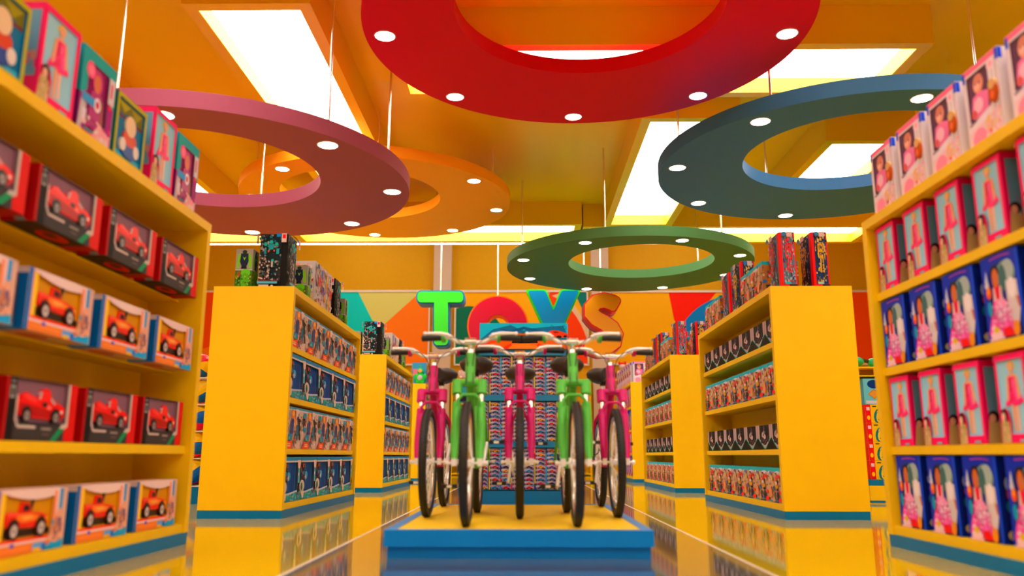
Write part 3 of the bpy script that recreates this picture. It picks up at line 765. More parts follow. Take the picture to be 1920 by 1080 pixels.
for k, (a, b) in enumerate(((-6, 15.2), (-2, 15.2), (2, 15.2), (6, 15.2), (-4, 18.0), (0, 18.0), (4, 18.0))):  # unseen fill lamps, added to brighten the back wall, murals and letters
    o = empty('back_fill_lamp', (a, b, ZHI - .08))
    tag(o, 'added unseen square fill lamp in the high ceiling at the back', 'ceiling light', 'added square fill lamps in the high back ceiling')
    m = MB(); m.mat(CEIL); m.box(-.65, -.65, .02, .65, .65, .079); m.build('housing', o)
    m = MB(); m.mat(FILLP); m.box(-.6, -.6, 0, .6, .6, .018); m.build('light_panel', o)

# ------------------------------------------------------------------ hanging rings
def ring(name, cx, cy, zh, rot, lt0, sidec, label, rods, nl=8, R=1.70, Ri=.98, off=.34, zl=.127):
    z = CH + zh
    root = empty(name, (cx, cy, z))
    tag(root, label, 'pendant ring lamp', 'large coloured rings hanging from the ceiling')
    M_ = mat(name + '_paint', sidec, .5, noise=.02, nscale=5, spec=.06)
    m = MB(); m.mat(M_)
    n = 128
    hx, hy = off * math.sin(rot), -off * math.cos(rot)
    O = [(R * math.cos(2 * PI * i / n), R * math.sin(2 * PI * i / n)) for i in range(n)]
    I = [(hx + Ri * math.cos(2 * PI * i / n), hy + Ri * math.sin(2 * PI * i / n)) for i in range(n)]
    vs = [(x, y, 0) for x, y in O] + [(x, y, 0) for x, y in I] + [(x, y, zl) for x, y in O] + [(x, y, zl) for x, y in I]
    fs = []; fb = []
    for i in range(n):
        j = (i + 1) % n
        fb.append((i, n + i, n + j, j)); fb.append((2 * n + i, 2 * n + j, 3 * n + j, 3 * n + i))
        fs.append((i, j, 2 * n + j, 2 * n + i)); fs.append((n + j, n + i, 3 * n + i, 3 * n + j))
    m.faces(vs, fb + fs)
    m.build('ring_body', root)
    for k in range(nl):
        a = lt0 + 2 * PI * k / nl
        lx, ly = 1.545 * math.cos(a), 1.545 * math.sin(a)
        d = MB(); d.mat(DOWN)
        d.tube([(lx, ly, -.004), (lx, ly, -.001)], .074, 28)
        dl = d.build('downlight', root)
        d = MB(); d.mat(TRIMR); d.torus((lx, ly, -.001), .079, .006, 28, 6, 'z', .004)
        d.build('trim_ring', dl)
    for a in rods:
        rr = 1.5
        if isinstance(a, tuple): a, rr = a
        a = math.radians(a)
        px, py = rr * math.cos(a), rr * math.sin(a)
        d = MB(); d.mat(STEEL)
        d.tube([(px, py, zl), (px, py, ZC - z - .001)], .011, 8)
        d.tube([(px, py, zl), (px, py, zl + .02)], .022, 10)
        d.build('hanging_rod', root)
    return root
ring('mauve_ring_lamp', -2.72, 6.87, 2.35, 0, PI / 8 * 0 + .12, (.36, .085, .165, 1), 'mauve ring lamp with downlights hanging above the left shelves', (-37, 13, 94, -97, 165))
ring('orange_ring_lamp', -1.86, 9.98, 3.17, -.46, .20, (.86, .36, .012, 1), 'orange ring lamp hanging behind the mauve ring', (-80, -8, 66, 137, 200))
ring('red_ring_lamp', .485, 5.74, 3.17, 0, 0, (.66, .002, .014, 1), 'red ring lamp nearest the camera, at the top centre', (20, 92, 160, 232, 308))
ring('blue_ring_lamp', 3.01, 7.36, 2.67, 0, .02, (.047, .168, .42, 1), 'blue ring lamp with a dark underside on the right', ((-134.4, 1.31), -68, 99, 20, 160))
ring('green_ring_lamp', 1.48, 11.12, 2.58, .38, .31, (.070, .195, .070, 1), 'green ring lamp hanging lowest in front of the letter sign', (188, 252, 315, 38, 110))

# ------------------------------------------------------------------ TOYS letters
LY_ = 12.86
def letter(name, label, shapes, face_c, edge_c, rod_px, rod_py, rim=3.0, back=None, dep=.16):
    """shapes: list of strokes [(px,py)...], width in px, closed flag"""
    def build(extra, ya, yb, c, shift=(0, 0)):
        m = MB(); m.mat(PLASTIC).col(c)
        ya0 = ya
        for si_, (kind, pts, wd) in enumerate(shapes):
            ya = ya0 - .0015 * si_
            w = wd / 2 + extra
            if kind == 'ring':
                cx, cy, r = pts
                N = 48
                A = [(cx + (r + w) * math.cos(2 * PI * i / N), cy + (r + w) * math.sin(2 * PI * i / N)) for i in range(N)]
                B = [(cx + (r - w) * math.cos(2 * PI * i / N), cy + (r - w) * math.sin(2 * PI * i / N)) for i in range(N)]
                def Q(p, Y): x, z = at(p[0] + shift[0], p[1] + shift[1], LY_); return (x, Y, z)
                for i in range(N):
                    j = (i + 1) % N
                    m.face([Q(A[j], ya), Q(A[i], ya), Q(B[i], ya), Q(B[j], ya)]); m.face([Q(A[i], yb), Q(A[j], yb), Q(B[j], yb), Q(B[i], yb)])
                    m.face([Q(A[i], ya), Q(A[j], ya), Q(A[j], yb), Q(A[i], yb)]); m.face([Q(B[j], ya), Q(B[i], ya), Q(B[i], yb), Q(B[j], yb)])
                continue
            if kind == 'poly':
                N = len(pts); V = [Vector(p) for p in pts]; off = []
                for i in range(N):
                    e0 = (V[i] - V[i - 1]).normalized(); e1 = (V[(i + 1) % N] - V[i]).normalized()
                    n0 = Vector((e0.y, -e0.x)); n1 = Vector((e1.y, -e1.x)); b = (n0 + n1).normalized()
                    off.append(V[i] + b * (extra / max(.4, b.dot(n0))))
                cut = []
                for i in range(N):
                    a_, b_ = (off[i - 1] - off[i]), (off[(i + 1) % N] - off[i])
                    k = min(5.0, a_.length * .4, b_.length * .4)
                    p0, p2 = off[i] + a_.normalized() * k, off[i] + b_.normalized() * k
                    for t in (0, .33, .66, 1): cut.append((1 - t) ** 2 * p0 + 2 * t * (1 - t) * off[i] + t * t * p2)
                def Q(p, Y): x, z = at(p[0], p[1], LY_); return (x, Y, z)
                m.face([Q(p, ya) for p in cut[::-1]]); m.face([Q(p, yb) for p in cut])
                for i in range(len(cut)):
                    p, q = cut[i], cut[(i + 1) % len(cut)]
                    m.face([Q(p, ya), Q(q, ya), Q(q, yb), Q(p, yb)])
                continue
            n = len(pts); Lf = []; Rt = []
            for i in range(n):
                a = Vector(pts[max(0, i - 1)]); b = Vector(pts[min(n - 1, i + 1)])
                d = (b - a).normalized(); nn = Vector((-d.y, d.x)); p = Vector(pts[i])
                Lf.append(p + nn * w); Rt.append(p - nn * w)
            d0 = (Vector(pts[0]) - Vector(pts[1])).normalized(); d1 = (Vector(pts[-1]) - Vector(pts[-2])).normalized()
            cr = min(7 + extra, w)      # rounded corners
            def cap(p, d):
                nn = Vector((-d.y, d.x)); out = []
                q = Vector(p) + d * (extra if kind == 'flat' else extra)
                for sgn, a0, a1 in ((-1, -90, 0), (1, 0, 90)):
                    c0 = q - d * cr + nn * sgn * (w - cr)
                    for k in range(5):
                        t = math.radians(a0 + (a1 - a0) * k / 4)
                        out.append(c0 + d * (cr * math.cos(t)) + nn * (cr * math.sin(t)))
                return out
            outline = cap(pts[-1], d1)
            # centre-line strips between rounded caps
            def Q(p, Y): x, z = at(p[0] + shift[0], p[1] + shift[1], LY_); return (x, Y, z)
            def prism(poly):
                ar = sum(poly[k][0] * poly[(k + 1) % len(poly)][1] - poly[(k + 1) % len(poly)][0] * poly[k][1] for k in range(len(poly)))
                if ar > 0: poly = poly[::-1]
                m.face([Q(p, ya) for p in poly]); m.face([Q(p, yb) for p in poly[::-1]])
                for k in range(len(poly)):
                    p, q = poly[k], poly[(k + 1) % len(poly)]
                    m.face([Q(q, ya), Q(p, ya), Q(p, yb), Q(q, yb)])
            Lf[0] = Lf[0]; 
            c0 = cap(pts[0], d0); c1 = outline
            if n == 2:
                prism(c0 + c1)
            else:
                # ribbon of quads with rounded ends
                def order(c, first):   # cap points running from the side nearest `first`
                    return c if (c[0] - first).length < (c[-1] - first).length else c[::-1]
                A0 = order(c0, Rt[1]); A1 = order(c1, Lf[-2])
                loop = Lf[1:-1] + A1 + Rt[1:-1][::-1] + A0
                ar = sum(loop[k][0] * loop[(k + 1) % len(loop)][1] - loop[(k + 1) % len(loop)][0] * loop[k][1] for k in range(len(loop)))
                sg = ar > 0
                def fb(poly):
                    a_ = sum(poly[k][0] * poly[(k + 1) % len(poly)][1] - poly[(k + 1) % len(poly)][0] * poly[k][1] for k in range(len(poly)))
                    if a_ > 0: poly = poly[::-1]
                    m.face([Q(p, ya) for p in poly]); m.face([Q(p, yb) for p in poly[::-1]])
                for k in range(1, n - 2): fb([Lf[k], Lf[k + 1], Rt[k + 1], Rt[k]])
                fb([Lf[1]] + [Rt[1]] + A0); fb([Rt[-2], Lf[-2]] + A1)
                if sg: loop = loop[::-1]
                for k in range(len(loop)):
                    p, q = loop[k], loop[(k + 1) % len(loop)]
                    m.face([Q(q, ya), Q(p, ya), Q(p, yb), Q(q, yb)])
        return m
    base = build(rim, LY_ - .02, LY_ + dep, edge_c)
    if back:
        bm_ = build(rim + .3, LY_ + dep - .04, LY_ + dep + .03, back, (0, 0)); 
    o = base.build(name)
    tag(o, label, 'letter sign', 'hanging TOYS letters')
    f = build(0, LY_ - .05, LY_ - .018, face_c).build('front_face', o)
    if back: bm_.build('back_layer', o)
    r = MB(); r.mat(STEEL); x, z = at(rod_px, rod_py, LY_)
    r.tube([(x, LY_ + .07, z), (x, LY_ + .07, ZT - .001 + (.14 if name == 'letter_S' else 0))], .012, 8); r.build('hanging_rod', o)
    return o
letter('letter_T', 'green letter T with blue edge, first of the hanging sign letters', [('s', [(783.5, 558), (868.5, 558)], 20), ('s', [(827.5, 556), (827.5, 648)], 26)], (72, 214, 62), (0, 108, 160), 825.5, 549, dep=.28)
letter('letter_O', 'red letter O with orange edge, second of the hanging sign letters', [('ring', (933.5, 612, 38), 33)], (176, 14, 50), (232, 110, 20), 933, 562)
letter('letter_Y', 'blue letter Y with green edge, third of the hanging sign letters', [('poly', [(990, 546), (1022, 546), (1037.5, 584), (1053, 546), (1085, 546), (1051, 620), (1051, 655), (1024, 655), (1024, 620)], 0)], (0, 130, 178), (60, 206, 50), 1064, 549)
letter('letter_S', 'orange letter S with crimson edge, last of the hanging sign letters', [('s', [(1158, 574), (1147, 568), (1133, 564), (1118, 567), (1109, 577), (1109, 588), (1118, 598), (1133, 606), (1147, 616), (1154, 628), (1151, 642), (1139, 651), (1124, 652), (1110, 647), (1101, 640)], 27)], (255, 168, 40), (206, 10, 60), 1127.5, 562, 2.6, (20, 60, 150), dep=.36)

# ------------------------------------------------------------------ shelf units
def shelf_unit(yc, side, label, levels=(.51, .92, 1.33), back=0.0, L=2.67, group=None):
    """two sided yellow shelf unit; local x runs along the unit, -y faces the aisle, depth .63"""
    D = .63
    if side == 'L': loc, rz = (-1.785 - D / 2, yc, 0), PI / 2
    else: loc, rz = (1.925 + D / 2, yc, 0), -PI / 2
    o = empty('shelf_unit', loc, rz)
    tag(o, label, 'shelf unit', group or 'yellow shelf units along the aisle')
    h = 1.755; t = .05; a = L / 2; b = D / 2
    for s in (-1, 1):
        m = MB(); m.mat(YEL); xa = s * a
        m.box(min(xa, xa - s * t), -b, .06, max(xa, xa - s * t), b, h); m.build('side_panel', o)
    m = MB(); m.mat(YEL); m.box(-a + t, -b, h - t, a - t, b, h); m.build('top_panel', o)
    m = MB(); m.mat(YEL); m.box(-a + t, -.012, .1, a - t, .012, h - t); m.build('divider_panel', o)
    m = MB(); m.mat(YEL); m.box(-a + t, -b + .012, .06, a - t, b - .012, .105); m.build('bottom_shelf', o)
    m = MB(); m.mat(BLUE); m.box(-a + .002, -b + .002, 0, a - .002, b - .002, .06); m.build('plinth', o)
    for k, z in enumerate(levels):
        for s in (-1, 1):
            rec = back if (s == -1 and k > 0) else 0
            th = .008 if rec else .042
            m = MB(); m.mat(YEL)
            if s == -1: m.box(-a + t, -b + .03 + rec, z - th, a - t, -.012, z)
            else: m.box(-a + t, .012, z - th, a - t, b - .03, z)
            m.build('shelf', o)
    return o
LV = (.51, .905, 1.303); RV = (.51, .925, 1.335)
UL = [('nearest', 3.145, 'yellow shelf unit nearest on the left, stocked with boxed toy cars'), ('second', 7.535, 'second yellow shelf unit on the left, blank end panel and figure boxes'),
      ('third', 11.905, 'third yellow shelf unit on the left, behind the bicycles'), ('last', 16.3, 'last yellow shelf unit on the left, mostly hidden by bicycles')]
for i, (n, y, lb) in enumerate(UL): shelf_unit(y, 'L', lb, LV, back=.105 if i == 0 else 0)
UR = [('nearest', 3.145, 'yellow shelf unit nearest on the right, stocked with boxed dolls'), ('second', 7.555, 'second yellow shelf unit on the right, blank end panel and shield boxes'),
      ('third', 11.955, 'third yellow shelf unit on the right, behind the bicycles'), ('last', 15.95, 'last yellow shelf unit on the right, with baby doll boxes on top')]
for i, (n, y, lb) in enumerate(UR): shelf_unit(y, 'R', lb, RV)

ORD = ['first', 'second', 'third', 'fourth', 'fifth', 'sixth', 'seventh', 'eighth', 'ninth', 'tenth', 'eleventh']
RZL, RZR = PI / 2, -PI / 2
def rowL(proto, ys, z, what, rowname, unit, cat, group, dx=0.0, d=.125, face=-1.815):
    for k, y in enumerate(sorted(ys)):
        proto.place((face - d / 2 + dx, y, z + .002), RZL, '%s, %s, %s left unit, %s from near end' % (what, rowname, unit, ORD[k]), cat, group)
def rowR(proto, ys, z, what, rowname, unit, cat, group, d=.115, face=1.965, narrow=False):
    for k, y in enumerate(sorted(ys)):
        o_ = proto.place((face + d / 2, y, z + .002), RZR, '%s, %s, %s right unit, %s from near end' % (what, rowname, unit, ORD[k]), cat, group)
        if narrow and k == 0: o_.scale = (.77, 1, 1); o_.location.y = y + .042
        else: o_.scale = (1, 1, 1)

CAR, TRUCK = Proto(sports_car_box), Proto(truck_box)
ycar = [3.617 + .525 * k for k in (-3, -2, -1, 0, 1)]
ycar = [4.138 - .525 * k for k in range(4)]
rowL(CAR, ycar, 1.303, 'boxed red sports car', 'top row', 'nearest', 'toy car box', 'red sports car boxes, top row', d=.125, face=-1.80)
rowL(TRUCK, [y + .01 for y in ycar], .905, 'boxed toy pickup truck', 'second row', 'nearest', 'toy truck box', 'pickup truck boxes, second row', d=.125, face=-1.80)
rowL(CAR, ycar, .51, 'boxed red sports car', 'third row', 'nearest', 'toy car box', 'red sports car boxes, third row', d=.125, face=-1.82)
rowL(TRUCK, [y + .01 for y in ycar], .105, 'boxed toy pickup truck', 'bottom row', 'nearest', 'toy truck box', 'pickup truck boxes, bottom row', d=.125, face=-1.82)
PT = Proto(lambda: pink_doll_box(.25, .385, .12)); TEAL = Proto(teal_doll_box); OLV = Proto(olive_box)
TOPZ = 1.757
for k in range(2):
    y = -.94 * k
    nm = ('farther', 'nearer')[k]
    TEAL.place((-1.86, 4.135 + y, TOPZ), RZL, '%s teal and magenta doll box standing on top of the nearest left unit' % nm, 'doll box', 'dolls on top of the left shelf')
    PT.place((-1.86, 3.838 + y, TOPZ), RZL, '%s pink fashion doll box standing on top of the nearest left unit' % nm, 'doll box', 'dolls on top of the left shelf')
    OLV.place((-1.86, 3.50 + y, TOPZ), RZL, '%s olive framed plush box standing on top of the nearest left unit' % nm, 'plush toy box', 'dolls on top of the left shelf')

BABY, PINK, PRIN = Proto(baby_box), Proto(pink_doll_box), Proto(princess_box)
yr = lambda near, w: [near - w / 2 - .328 * k for k in range(5)]
rowR(BABY, yr(4.382, .268), 1.755, 'white and pink baby doll box', 'on top', 'nearest', 'baby doll box', 'baby doll boxes on the nearest right unit', d=.12)
rowR(PINK, yr(4.400, .215), 1.335, 'bright pink fashion doll box', 'top row', 'nearest', 'doll box', 'pink doll boxes, top row')
rowR(PRIN, yr(4.412, .265), .925, 'blue princess doll box', 'second row', 'nearest', 'doll box', 'blue doll boxes, second row')
rowR(PINK, yr(4.400, .215), .51, 'bright pink fashion doll box', 'third row', 'nearest', 'doll box', 'pink doll boxes, third row')
rowR(PRIN, yr(4.405, .265), .105, 'blue princess doll box', 'bottom row', 'nearest', 'doll box', 'blue doll boxes, bottom row')

FIG, BLU, SHD, CRW = Proto(figure_box), Proto(blue_box), Proto(shield_box), Proto(crowd_box)
GRN, BRB, COM, CRL = Proto(green_figure_box), Proto(black_robot_box), Proto(comic_box), Proto(lambda: crowd_box(.65, .285, .30, 2, 'long_action_figure_box'))
RRB = Proto(lambda: robot_box('red_robot_box', RED_P, (206, 50, 50))); YRB = Proto(lambda: robot_box('yellow_robot_box', YEL_P, (214, 170, 50)))
for unit, dy in (('second', 0.0), ('third', 4.37)):
    ys = [8.562 + dy - .5115 * k for k in range(5)]
    rowL(FIG, ys, 1.303, 'white and orange figure box', 'top row', unit, 'figure box', 'white figure boxes, top row of the %s left unit' % unit, d=.16, face=-1.83)
    rowL(BLU, ys, .905, 'blue figure box', 'second row', unit, 'figure box', 'blue figure boxes, second row of the %s left unit' % unit, d=.16, face=-1.83)
    rowL(FIG, ys, .51, 'white and orange figure box', 'third row', unit, 'figure box', 'white figure boxes, third row of the %s left unit' % unit, d=.16, face=-1.83)
    rowL(BLU, ys, .105, 'blue figure box', 'bottom row', unit, 'figure box', 'blue figure boxes, bottom row of the %s left unit' % unit, d=.16, face=-1.83)
    g = 'boxes on top of the %s left unit' % unit
    P_ = lambda pr, x, y, rz, lb, cat: pr.place((x, y + dy, TOPZ), rz, lb % unit, cat, g)
    P_(GRN, -2.212, 6.33, 0, 'small green figure box at the near corner on top of the %s left unit', 'figure box')
    P_(BRB, -1.996, 6.43, 0, 'tall black robot box nearest the camera on top of the %s left unit', 'robot box')
    P_(GRN, -1.93, 6.90, 0, 'small green figure box in the middle on top of the %s left unit', 'figure box')
    P_(COM, -2.075, 7.43, RZL, 'large white comic print box on top of the %s left unit', 'figure box')
    P_(BRB, -1.996, 8.10, 0, 'tall black robot box farther back on top of the %s left unit', 'robot box')
    P_(GRN, -1.93, 8.42, 0, 'small green figure box at the far end on top of the %s left unit', 'figure box')
    dy2 = dy + (.03 if dy else 0)
    ys = [8.615 + dy2 - .373 * k for k in range(7)]
    rowR(SHD, ys, 1.335, 'black box with shield emblem', 'top row', unit, 'toy box', 'shield boxes, top row of the %s right unit' % unit, d=.16, face=1.965, narrow=True)
    rowR(CRW, ys, .925, 'colourful action figure box', 'second row', unit, 'figure box', 'figure boxes, second row of the %s right unit' % unit, d=.16, face=1.965, narrow=True)
    rowR(SHD, ys, .51, 'black box with shield emblem', 'third row', unit, 'toy box', 'shield boxes, third row of the %s right unit' % unit, d=.16, face=1.965, narrow=True)
    rowR(CRW, ys, .105, 'colourful action figure box', 'bottom row', unit, 'figure box', 'figure boxes, bottom row of the %s right unit' % unit, d=.16, face=1.965, narrow=True)
    g = 'boxes on top of the %s right unit' % unit
    Q_ = lambda pr, x, y, rz, lb, cat: pr.place((x, y + dy2, TOPZ), rz, lb % unit, cat, g)
    Q_(RRB, 2.10, 6.42, 0, 'tall red robot box at the near left corner on top of the %s right unit', 'robot box')
    Q_(YRB, 2.355, 6.42, 0, 'tall yellow robot box nearest on top of the %s right unit', 'robot box')
    Q_(RRB, 2.40, 7.30, 0, 'tall red robot box in the middle on top of the %s right unit', 'robot box')
    Q_(CRL, 2.13, 6.92, RZR, 'long figure box with cyan top edge, nearer on top of the %s right unit', 'figure box')
    Q_(YRB, 2.06, 7.42, 0, 'tall yellow robot box farther back on top of the %s right unit', 'robot box')
    Q_(RRB, 2.06, 7.86, 0, 'tall red robot box farther back on top of the %s right unit', 'robot box')
    Q_(CRL, 2.13, 8.38, RZR, 'long figure box with cyan top edge, farther on top of the %s right unit', 'figure box')

# last right unit: dolls again
yl = [14.81 + .322 * k for k in range(8)]
rowR(PINK, yl, 1.335, 'bright pink fashion doll box', 'top row', 'last', 'doll box', 'pink doll boxes, top row of the last right unit')
rowR(PRIN, yl, .925, 'blue princess doll box', 'second row', 'last', 'doll box', 'blue doll boxes, second row of the last right unit')
rowR(PINK, yl, .51, 'bright pink fashion doll box', 'third row', 'last', 'doll box', 'pink doll boxes, third row of the last right unit')
rowR(PRIN, yl, .105, 'blue princess doll box', 'bottom row', 'last', 'doll box', 'blue doll boxes, bottom row of the last right unit')
rowR(BABY, [y + .16 for y in yl[:7]], 1.755, 'white and pink baby doll box', 'on top', 'last', 'baby doll box', 'baby doll boxes on the last right unit', d=.12, face=1.96)
BABY.place((2.12, 14.73, TOPZ), 0, 'baby doll box turned to face the front on top of the last right unit', 'baby doll box', 'baby doll boxes on the last right unit')

# last left unit: green plush in a blue backed box
def plush_box():
    o = empty('green_plush_box')
    m = MB(); m.col((70, 150, 190)); m.box(-.13, .03, 0, .13, .12, .40); m.col((230, 120, 150)); m.box(-.11, .028, .16, -.03, .0305, .28); m.build('backing_card', o)
    m = MB(); m.mat(PLASTIC).col((30, 190, 70)); m.ball((.03, -.03, .10), .085, .055, .10); m.ball((.03, -.03, .235), .06, .05, .06)
    for s in (-1, 1): m.ball((.03 + s * .085, -.03, .13), .03, .03, .06); m.ball((.03 + s * .045, -.04, .03), .035, .04, .03)
    m.tube([(.03, -.03, .28), (.03, -.03, .34)], .012, 8); m.build('plush_body', o)
    m = MB(); m.mat(PLASTIC).col((190, 180, 190)); m.ball((.03, -.08, .11), .045, .015, .05); m.col((220, 170, 120)); m.ball((.03, -.075, .235), .035, .012, .035); m.build('plush_patch', o)
    return o
PL = Proto(plush_box)
PL.place((-1.93, 15.08, TOPZ), 0, 'green soft toy before a blue card on top of the last left unit', 'plush toy', None)
for k in range(3):
    FIG.place((-1.915, 15.6 + .53 * k, TOPZ), RZL, 'white and orange figure box on the last left unit, %s behind green plush' % ORD[k], 'figure box', 'figure boxes on the last left unit')
for z, rn in ((1.303, 'top row'), (.905, 'second row'), (.51, 'third row'), (.105, 'bottom row')):
    rowL(BLU if z in (.905, .105) else FIG, [15.275 + .5115 * k for k in range(5)], z, 'blue figure box' if z in (.905, .105) else 'white and orange figure box', rn, 'last', 'figure box', 'figure boxes of the last left unit', d=.16, face=-1.83)

# ------------------------------------------------------------------ bicycle platform
PX, PYF, PYB = -.02, 3.863, 5.93
o = empty('display_platform', (PX, (PYF + PYB) / 2, 0))
tag(o, 'low blue display platform with a yellow top carrying the bicycles', 'platform')
a, b = .617, (PYB - PYF) / 2
m = MB(); m.mat(PBLUE); m.box(-a + .012, -b + .03, 0, a - .012, b - .03, .0525); m.build('plinth', o)
m = MB(); m.mat(PBLUE); t = .05
for q in ((-a, -b, a, -b + t), (-a, b - t, a, b), (-a, -b + t, -a + t, b - t), (a - t, -b + t, a, b - t)): m.box(q[0], q[1], .0525, q[2], q[3], .126)
m.build('rim', o)
m = MB(); m.mat(PYEL); m.box(-a + t, -b + t, .0525, a - t, b - t, .1235); m.build('top_board', o)
ZP = .1235

# ------------------------------------------------------------------ bicycles
def bicycle(paint, name):
    o = empty(name)
    def wheel(nm, y):
        r = .3
        m = MB(); m.mat(RUBBER); m.torus((0, y, r), .279, .021, 64, 12, 'x', .0225)
        for k in range(96):
            t = 2 * PI * k / 96
            for s in (-1, 1):
                cc = Vector((s * .010, y + .297 * math.cos(t + s * .016), r + .297 * math.sin(t + s * .016)))
                q = Matrix.Rotation(t, 4, 'X')
                vs = []
                for (dx, dy, dz) in ((-.006, -.004, -.004), (.006, -.004, -.004), (.006, .003, -.004), (-.006, .003, -.004), (-.006, -.004, .004), (.006, -.004, .004), (.006, .003, .004), (-.006, .003, .004)):
                    v = q @ Vector((dx, dy, dz)); vs.append(cc + v)
                m.faces(vs, [(3, 2, 1, 0), (4, 5, 6, 7), (0, 1, 5, 4), (1, 2, 6, 5), (2, 3, 7, 6), (3, 0, 4, 7)])
        w = m.build('tyre', o)
        m = MB(); m.mat(CHROME); m.torus((0, y, r), .246, .016, 64, 8, 'x', .015); m.build('rim', o)
        m = MB(); m.mat(SILVER)
        for k in range(32):
            t = 2 * PI * k / 32; s = 1 if k % 2 else -1; t2 = t + (.5 if (k // 2) % 2 else -.5)
            m.tube([(s * .026, y + .022 * math.cos(t2), r + .022 * math.sin(t2)), (0, y + .245 * math.cos(t), r +   .245 * math.sin(t))], .0024, 4, False)
        m.build('spokes', o)
        m = MB(); m.mat(SILVER); m.tube([(-.034, y, r), (.034, y, r)], .018, 14); m.tube([(-.036, y, r), (-.028, y, r)], .026, 14); m.tube([(.028, y, r), (.036, y, r)], .026, 14)
        m.tube([(-.098, y, r), (.098, y, r)], .006, 8); m.tube([(-.104, y, r), (-.088, y, r)], .011, 8); m.tube([(.088, y, r), (.104, y, r)], .011, 8); m.build('hub', o)
    wheel('front_wheel', 0); wheel('rear_wheel', .98)
    # suspension fork
    def ax(z): return (z - .30) * .36       # steering axis leans back
    m = MB(); m.mat(paint)
    for s in (-1, 1):
        m.tube([(s * .064, -.004, .315), (s * .064, ax(.40), .40), (s * .062, ax(.60), .60)], [.015, .023, .023], 12)
    m.tube([(-.062, ax(.59) - .022, .575), (-.055, ax(.62) - .03, .615), (-.03, ax(.64) - .03, .64), (.03, ax(.64) - .03, .64), (.055, ax(.62) - .03, .615), (.062, ax(.59) - .022, .575)], .008, 8)
    m.build('fork_leg', o)
    for s in (-1, 1):
        m = MB(); m.mat(CHROME); m.tube([(s * .062, ax(.59), .59), (s * .062, ax(.66), .66)], .0135, 12); m.build('stanchion', o)
        m = MB(); m.mat(SILVER); m.box(s * .064 - .012, -.016, .285, s * .064 + .012, .016, .322); m.build('dropout', o)
    m = MB(); m.mat(paint)
    for s in (-1, 1): m.tube([(s * .063, ax(.645), .645), (s * .063, ax(.715), .715)], .027, 14)
    m.tube([(-.063, ax(.70), .70), (-.03, ax(.705), .706), (.03, ax(.705), .706), (.063, ax(.70), .70)], .019, 12)
    m.build('fork_crown', o)
    # frame
    HT, HB = Vector((0, ax(.86), .86)), Vector((0, ax(.70), .70))
    BB = Vector((0, .53, .29)); ST = Vector((0, .655, .66)); RA = Vector((0, .98, .30))
    m = MB(); m.mat(paint)
    m.tube([HB, HT], .026, 16)
    m.tube([HB + Vector((0, .01, .03)), BB], .021, 14); m.tube([HT + Vector((0, .01, -.05)), ST + Vector((0, 0, -.04))], .017, 14)
    m.tube([BB, ST], .017, 14); m.tube([BB + Vector((-.035, 0, 0)), BB + Vector((.035, 0, 0))], .024, 14)
    for s in (-1, 1):
        m.tube([BB + Vector((s * .018, .02, 0)), (s * .05, .68, .295), (s * .066, .96, .30)], .010, 8)
        m.tube([ST + Vector((s * .012, 0, -.03)), (s * .05, .76, .56), (s * .068, .95, .31)], .009, 8)
    m.build('frame', o)
    # stem, bar
    HZ = .925; hy = ax(.92) - .035
    m = MB(); m.mat(CHROME)
    m.tube([HT, (0, ax(.90), .90)], .018, 12); m.tube([(0, ax(.885), .885), (0, hy, HZ)], .016, 12); m.tube([(-.03, hy, HZ), (.03, hy, HZ)], .02, 14)
    m.build('stem', o)
    m = MB(); m.mat(SILVER)
    pts = [(0, hy, HZ), (.045, hy, HZ - .004), (.075, hy + .004, HZ + .002), (.10, hy + .010, HZ + .020), (.13, hy + .014, HZ + .026), (.25, hy + .035, HZ + .024)]
    m.tube([(-x, y, z) for x, y, z in pts[::-1]] + pts[1:], .0105, 12)
    bar = m.build('handlebar', o)
    for s in (-1, 1):
        m = MB(); m.mat(RUBBER); m.tube([(s * .152, hy + .018, HZ + .0255), (s * .262, hy + .037, HZ + .0235)], .0175, 14); g = m.build('grip', bar)
        m = MB(); m.mat(paint); m.tube([(s * .138, hy + .016, HZ + .025), (s * .153, hy + .018, HZ + .0255)], .028, 16); m.build('grip_flange', bar)
        m = MB(); m.mat(SILVER)
        m.tube([(s * .105, hy - .004, HZ + .022), (s * .13, hy - .028, HZ + .032)], .012, 10)
        m.tube([(s * .115, hy - .03, HZ + .032), (s * .16, hy - .045, HZ + .038), (s * .20, hy - .042, HZ + .039), (s * .235, hy - .03, HZ + .040)], [.009, .010, .008, .006], 10)
        m.ball((s * .240, hy - .029, HZ + .040), .010, .010, .010, 10, 6)
        m.build('brake_lever', bar)
        m = MB(); m.mat(CABLE)
        m.tube([(s * .11, hy - .02, HZ + .025), (s * .075, hy - .045, HZ + .012), (s * .04, hy - .055, HZ - .02), (s * .02, hy - .05, HZ - .07), (s * .012, hy - .03, HZ - .14), (s * .02, ax(.72) - .035, .70)], .0028, 6)
        m.build('brake_cable', bar)
    # saddle
    sy, sz = .655, .862
    m = MB(); m.mat(SEATM); m.smooth = True
    secs = []
    for k in range(13):
        t = k / 12; y = sy - .15 + .27 * t
        w = .022 + .082 * (1 / (1 + math.exp(-(t - .58) * 11))); w *= (1 if t < .93 else .86) * (1 if t > .04 else .7)
        h = .032 + .020 * t
        crown = .008 + .014 * t * t
        row = []
        for j in range(20):
            a_ = 2 * PI * j / 20
            x = w * math.cos(a_); zz = h * math.sin(a_) * (1 if math.sin(a_) > 0 else 1.25)
            if math.sin(a_) > 0: zz -= crown * math.exp(-(x / .022) ** 2) * t * .9
            row.append((x, y, sz + zz + .012 * (t - .5)))
        secs.append(row)
    vs = [p for r in secs for p in r]
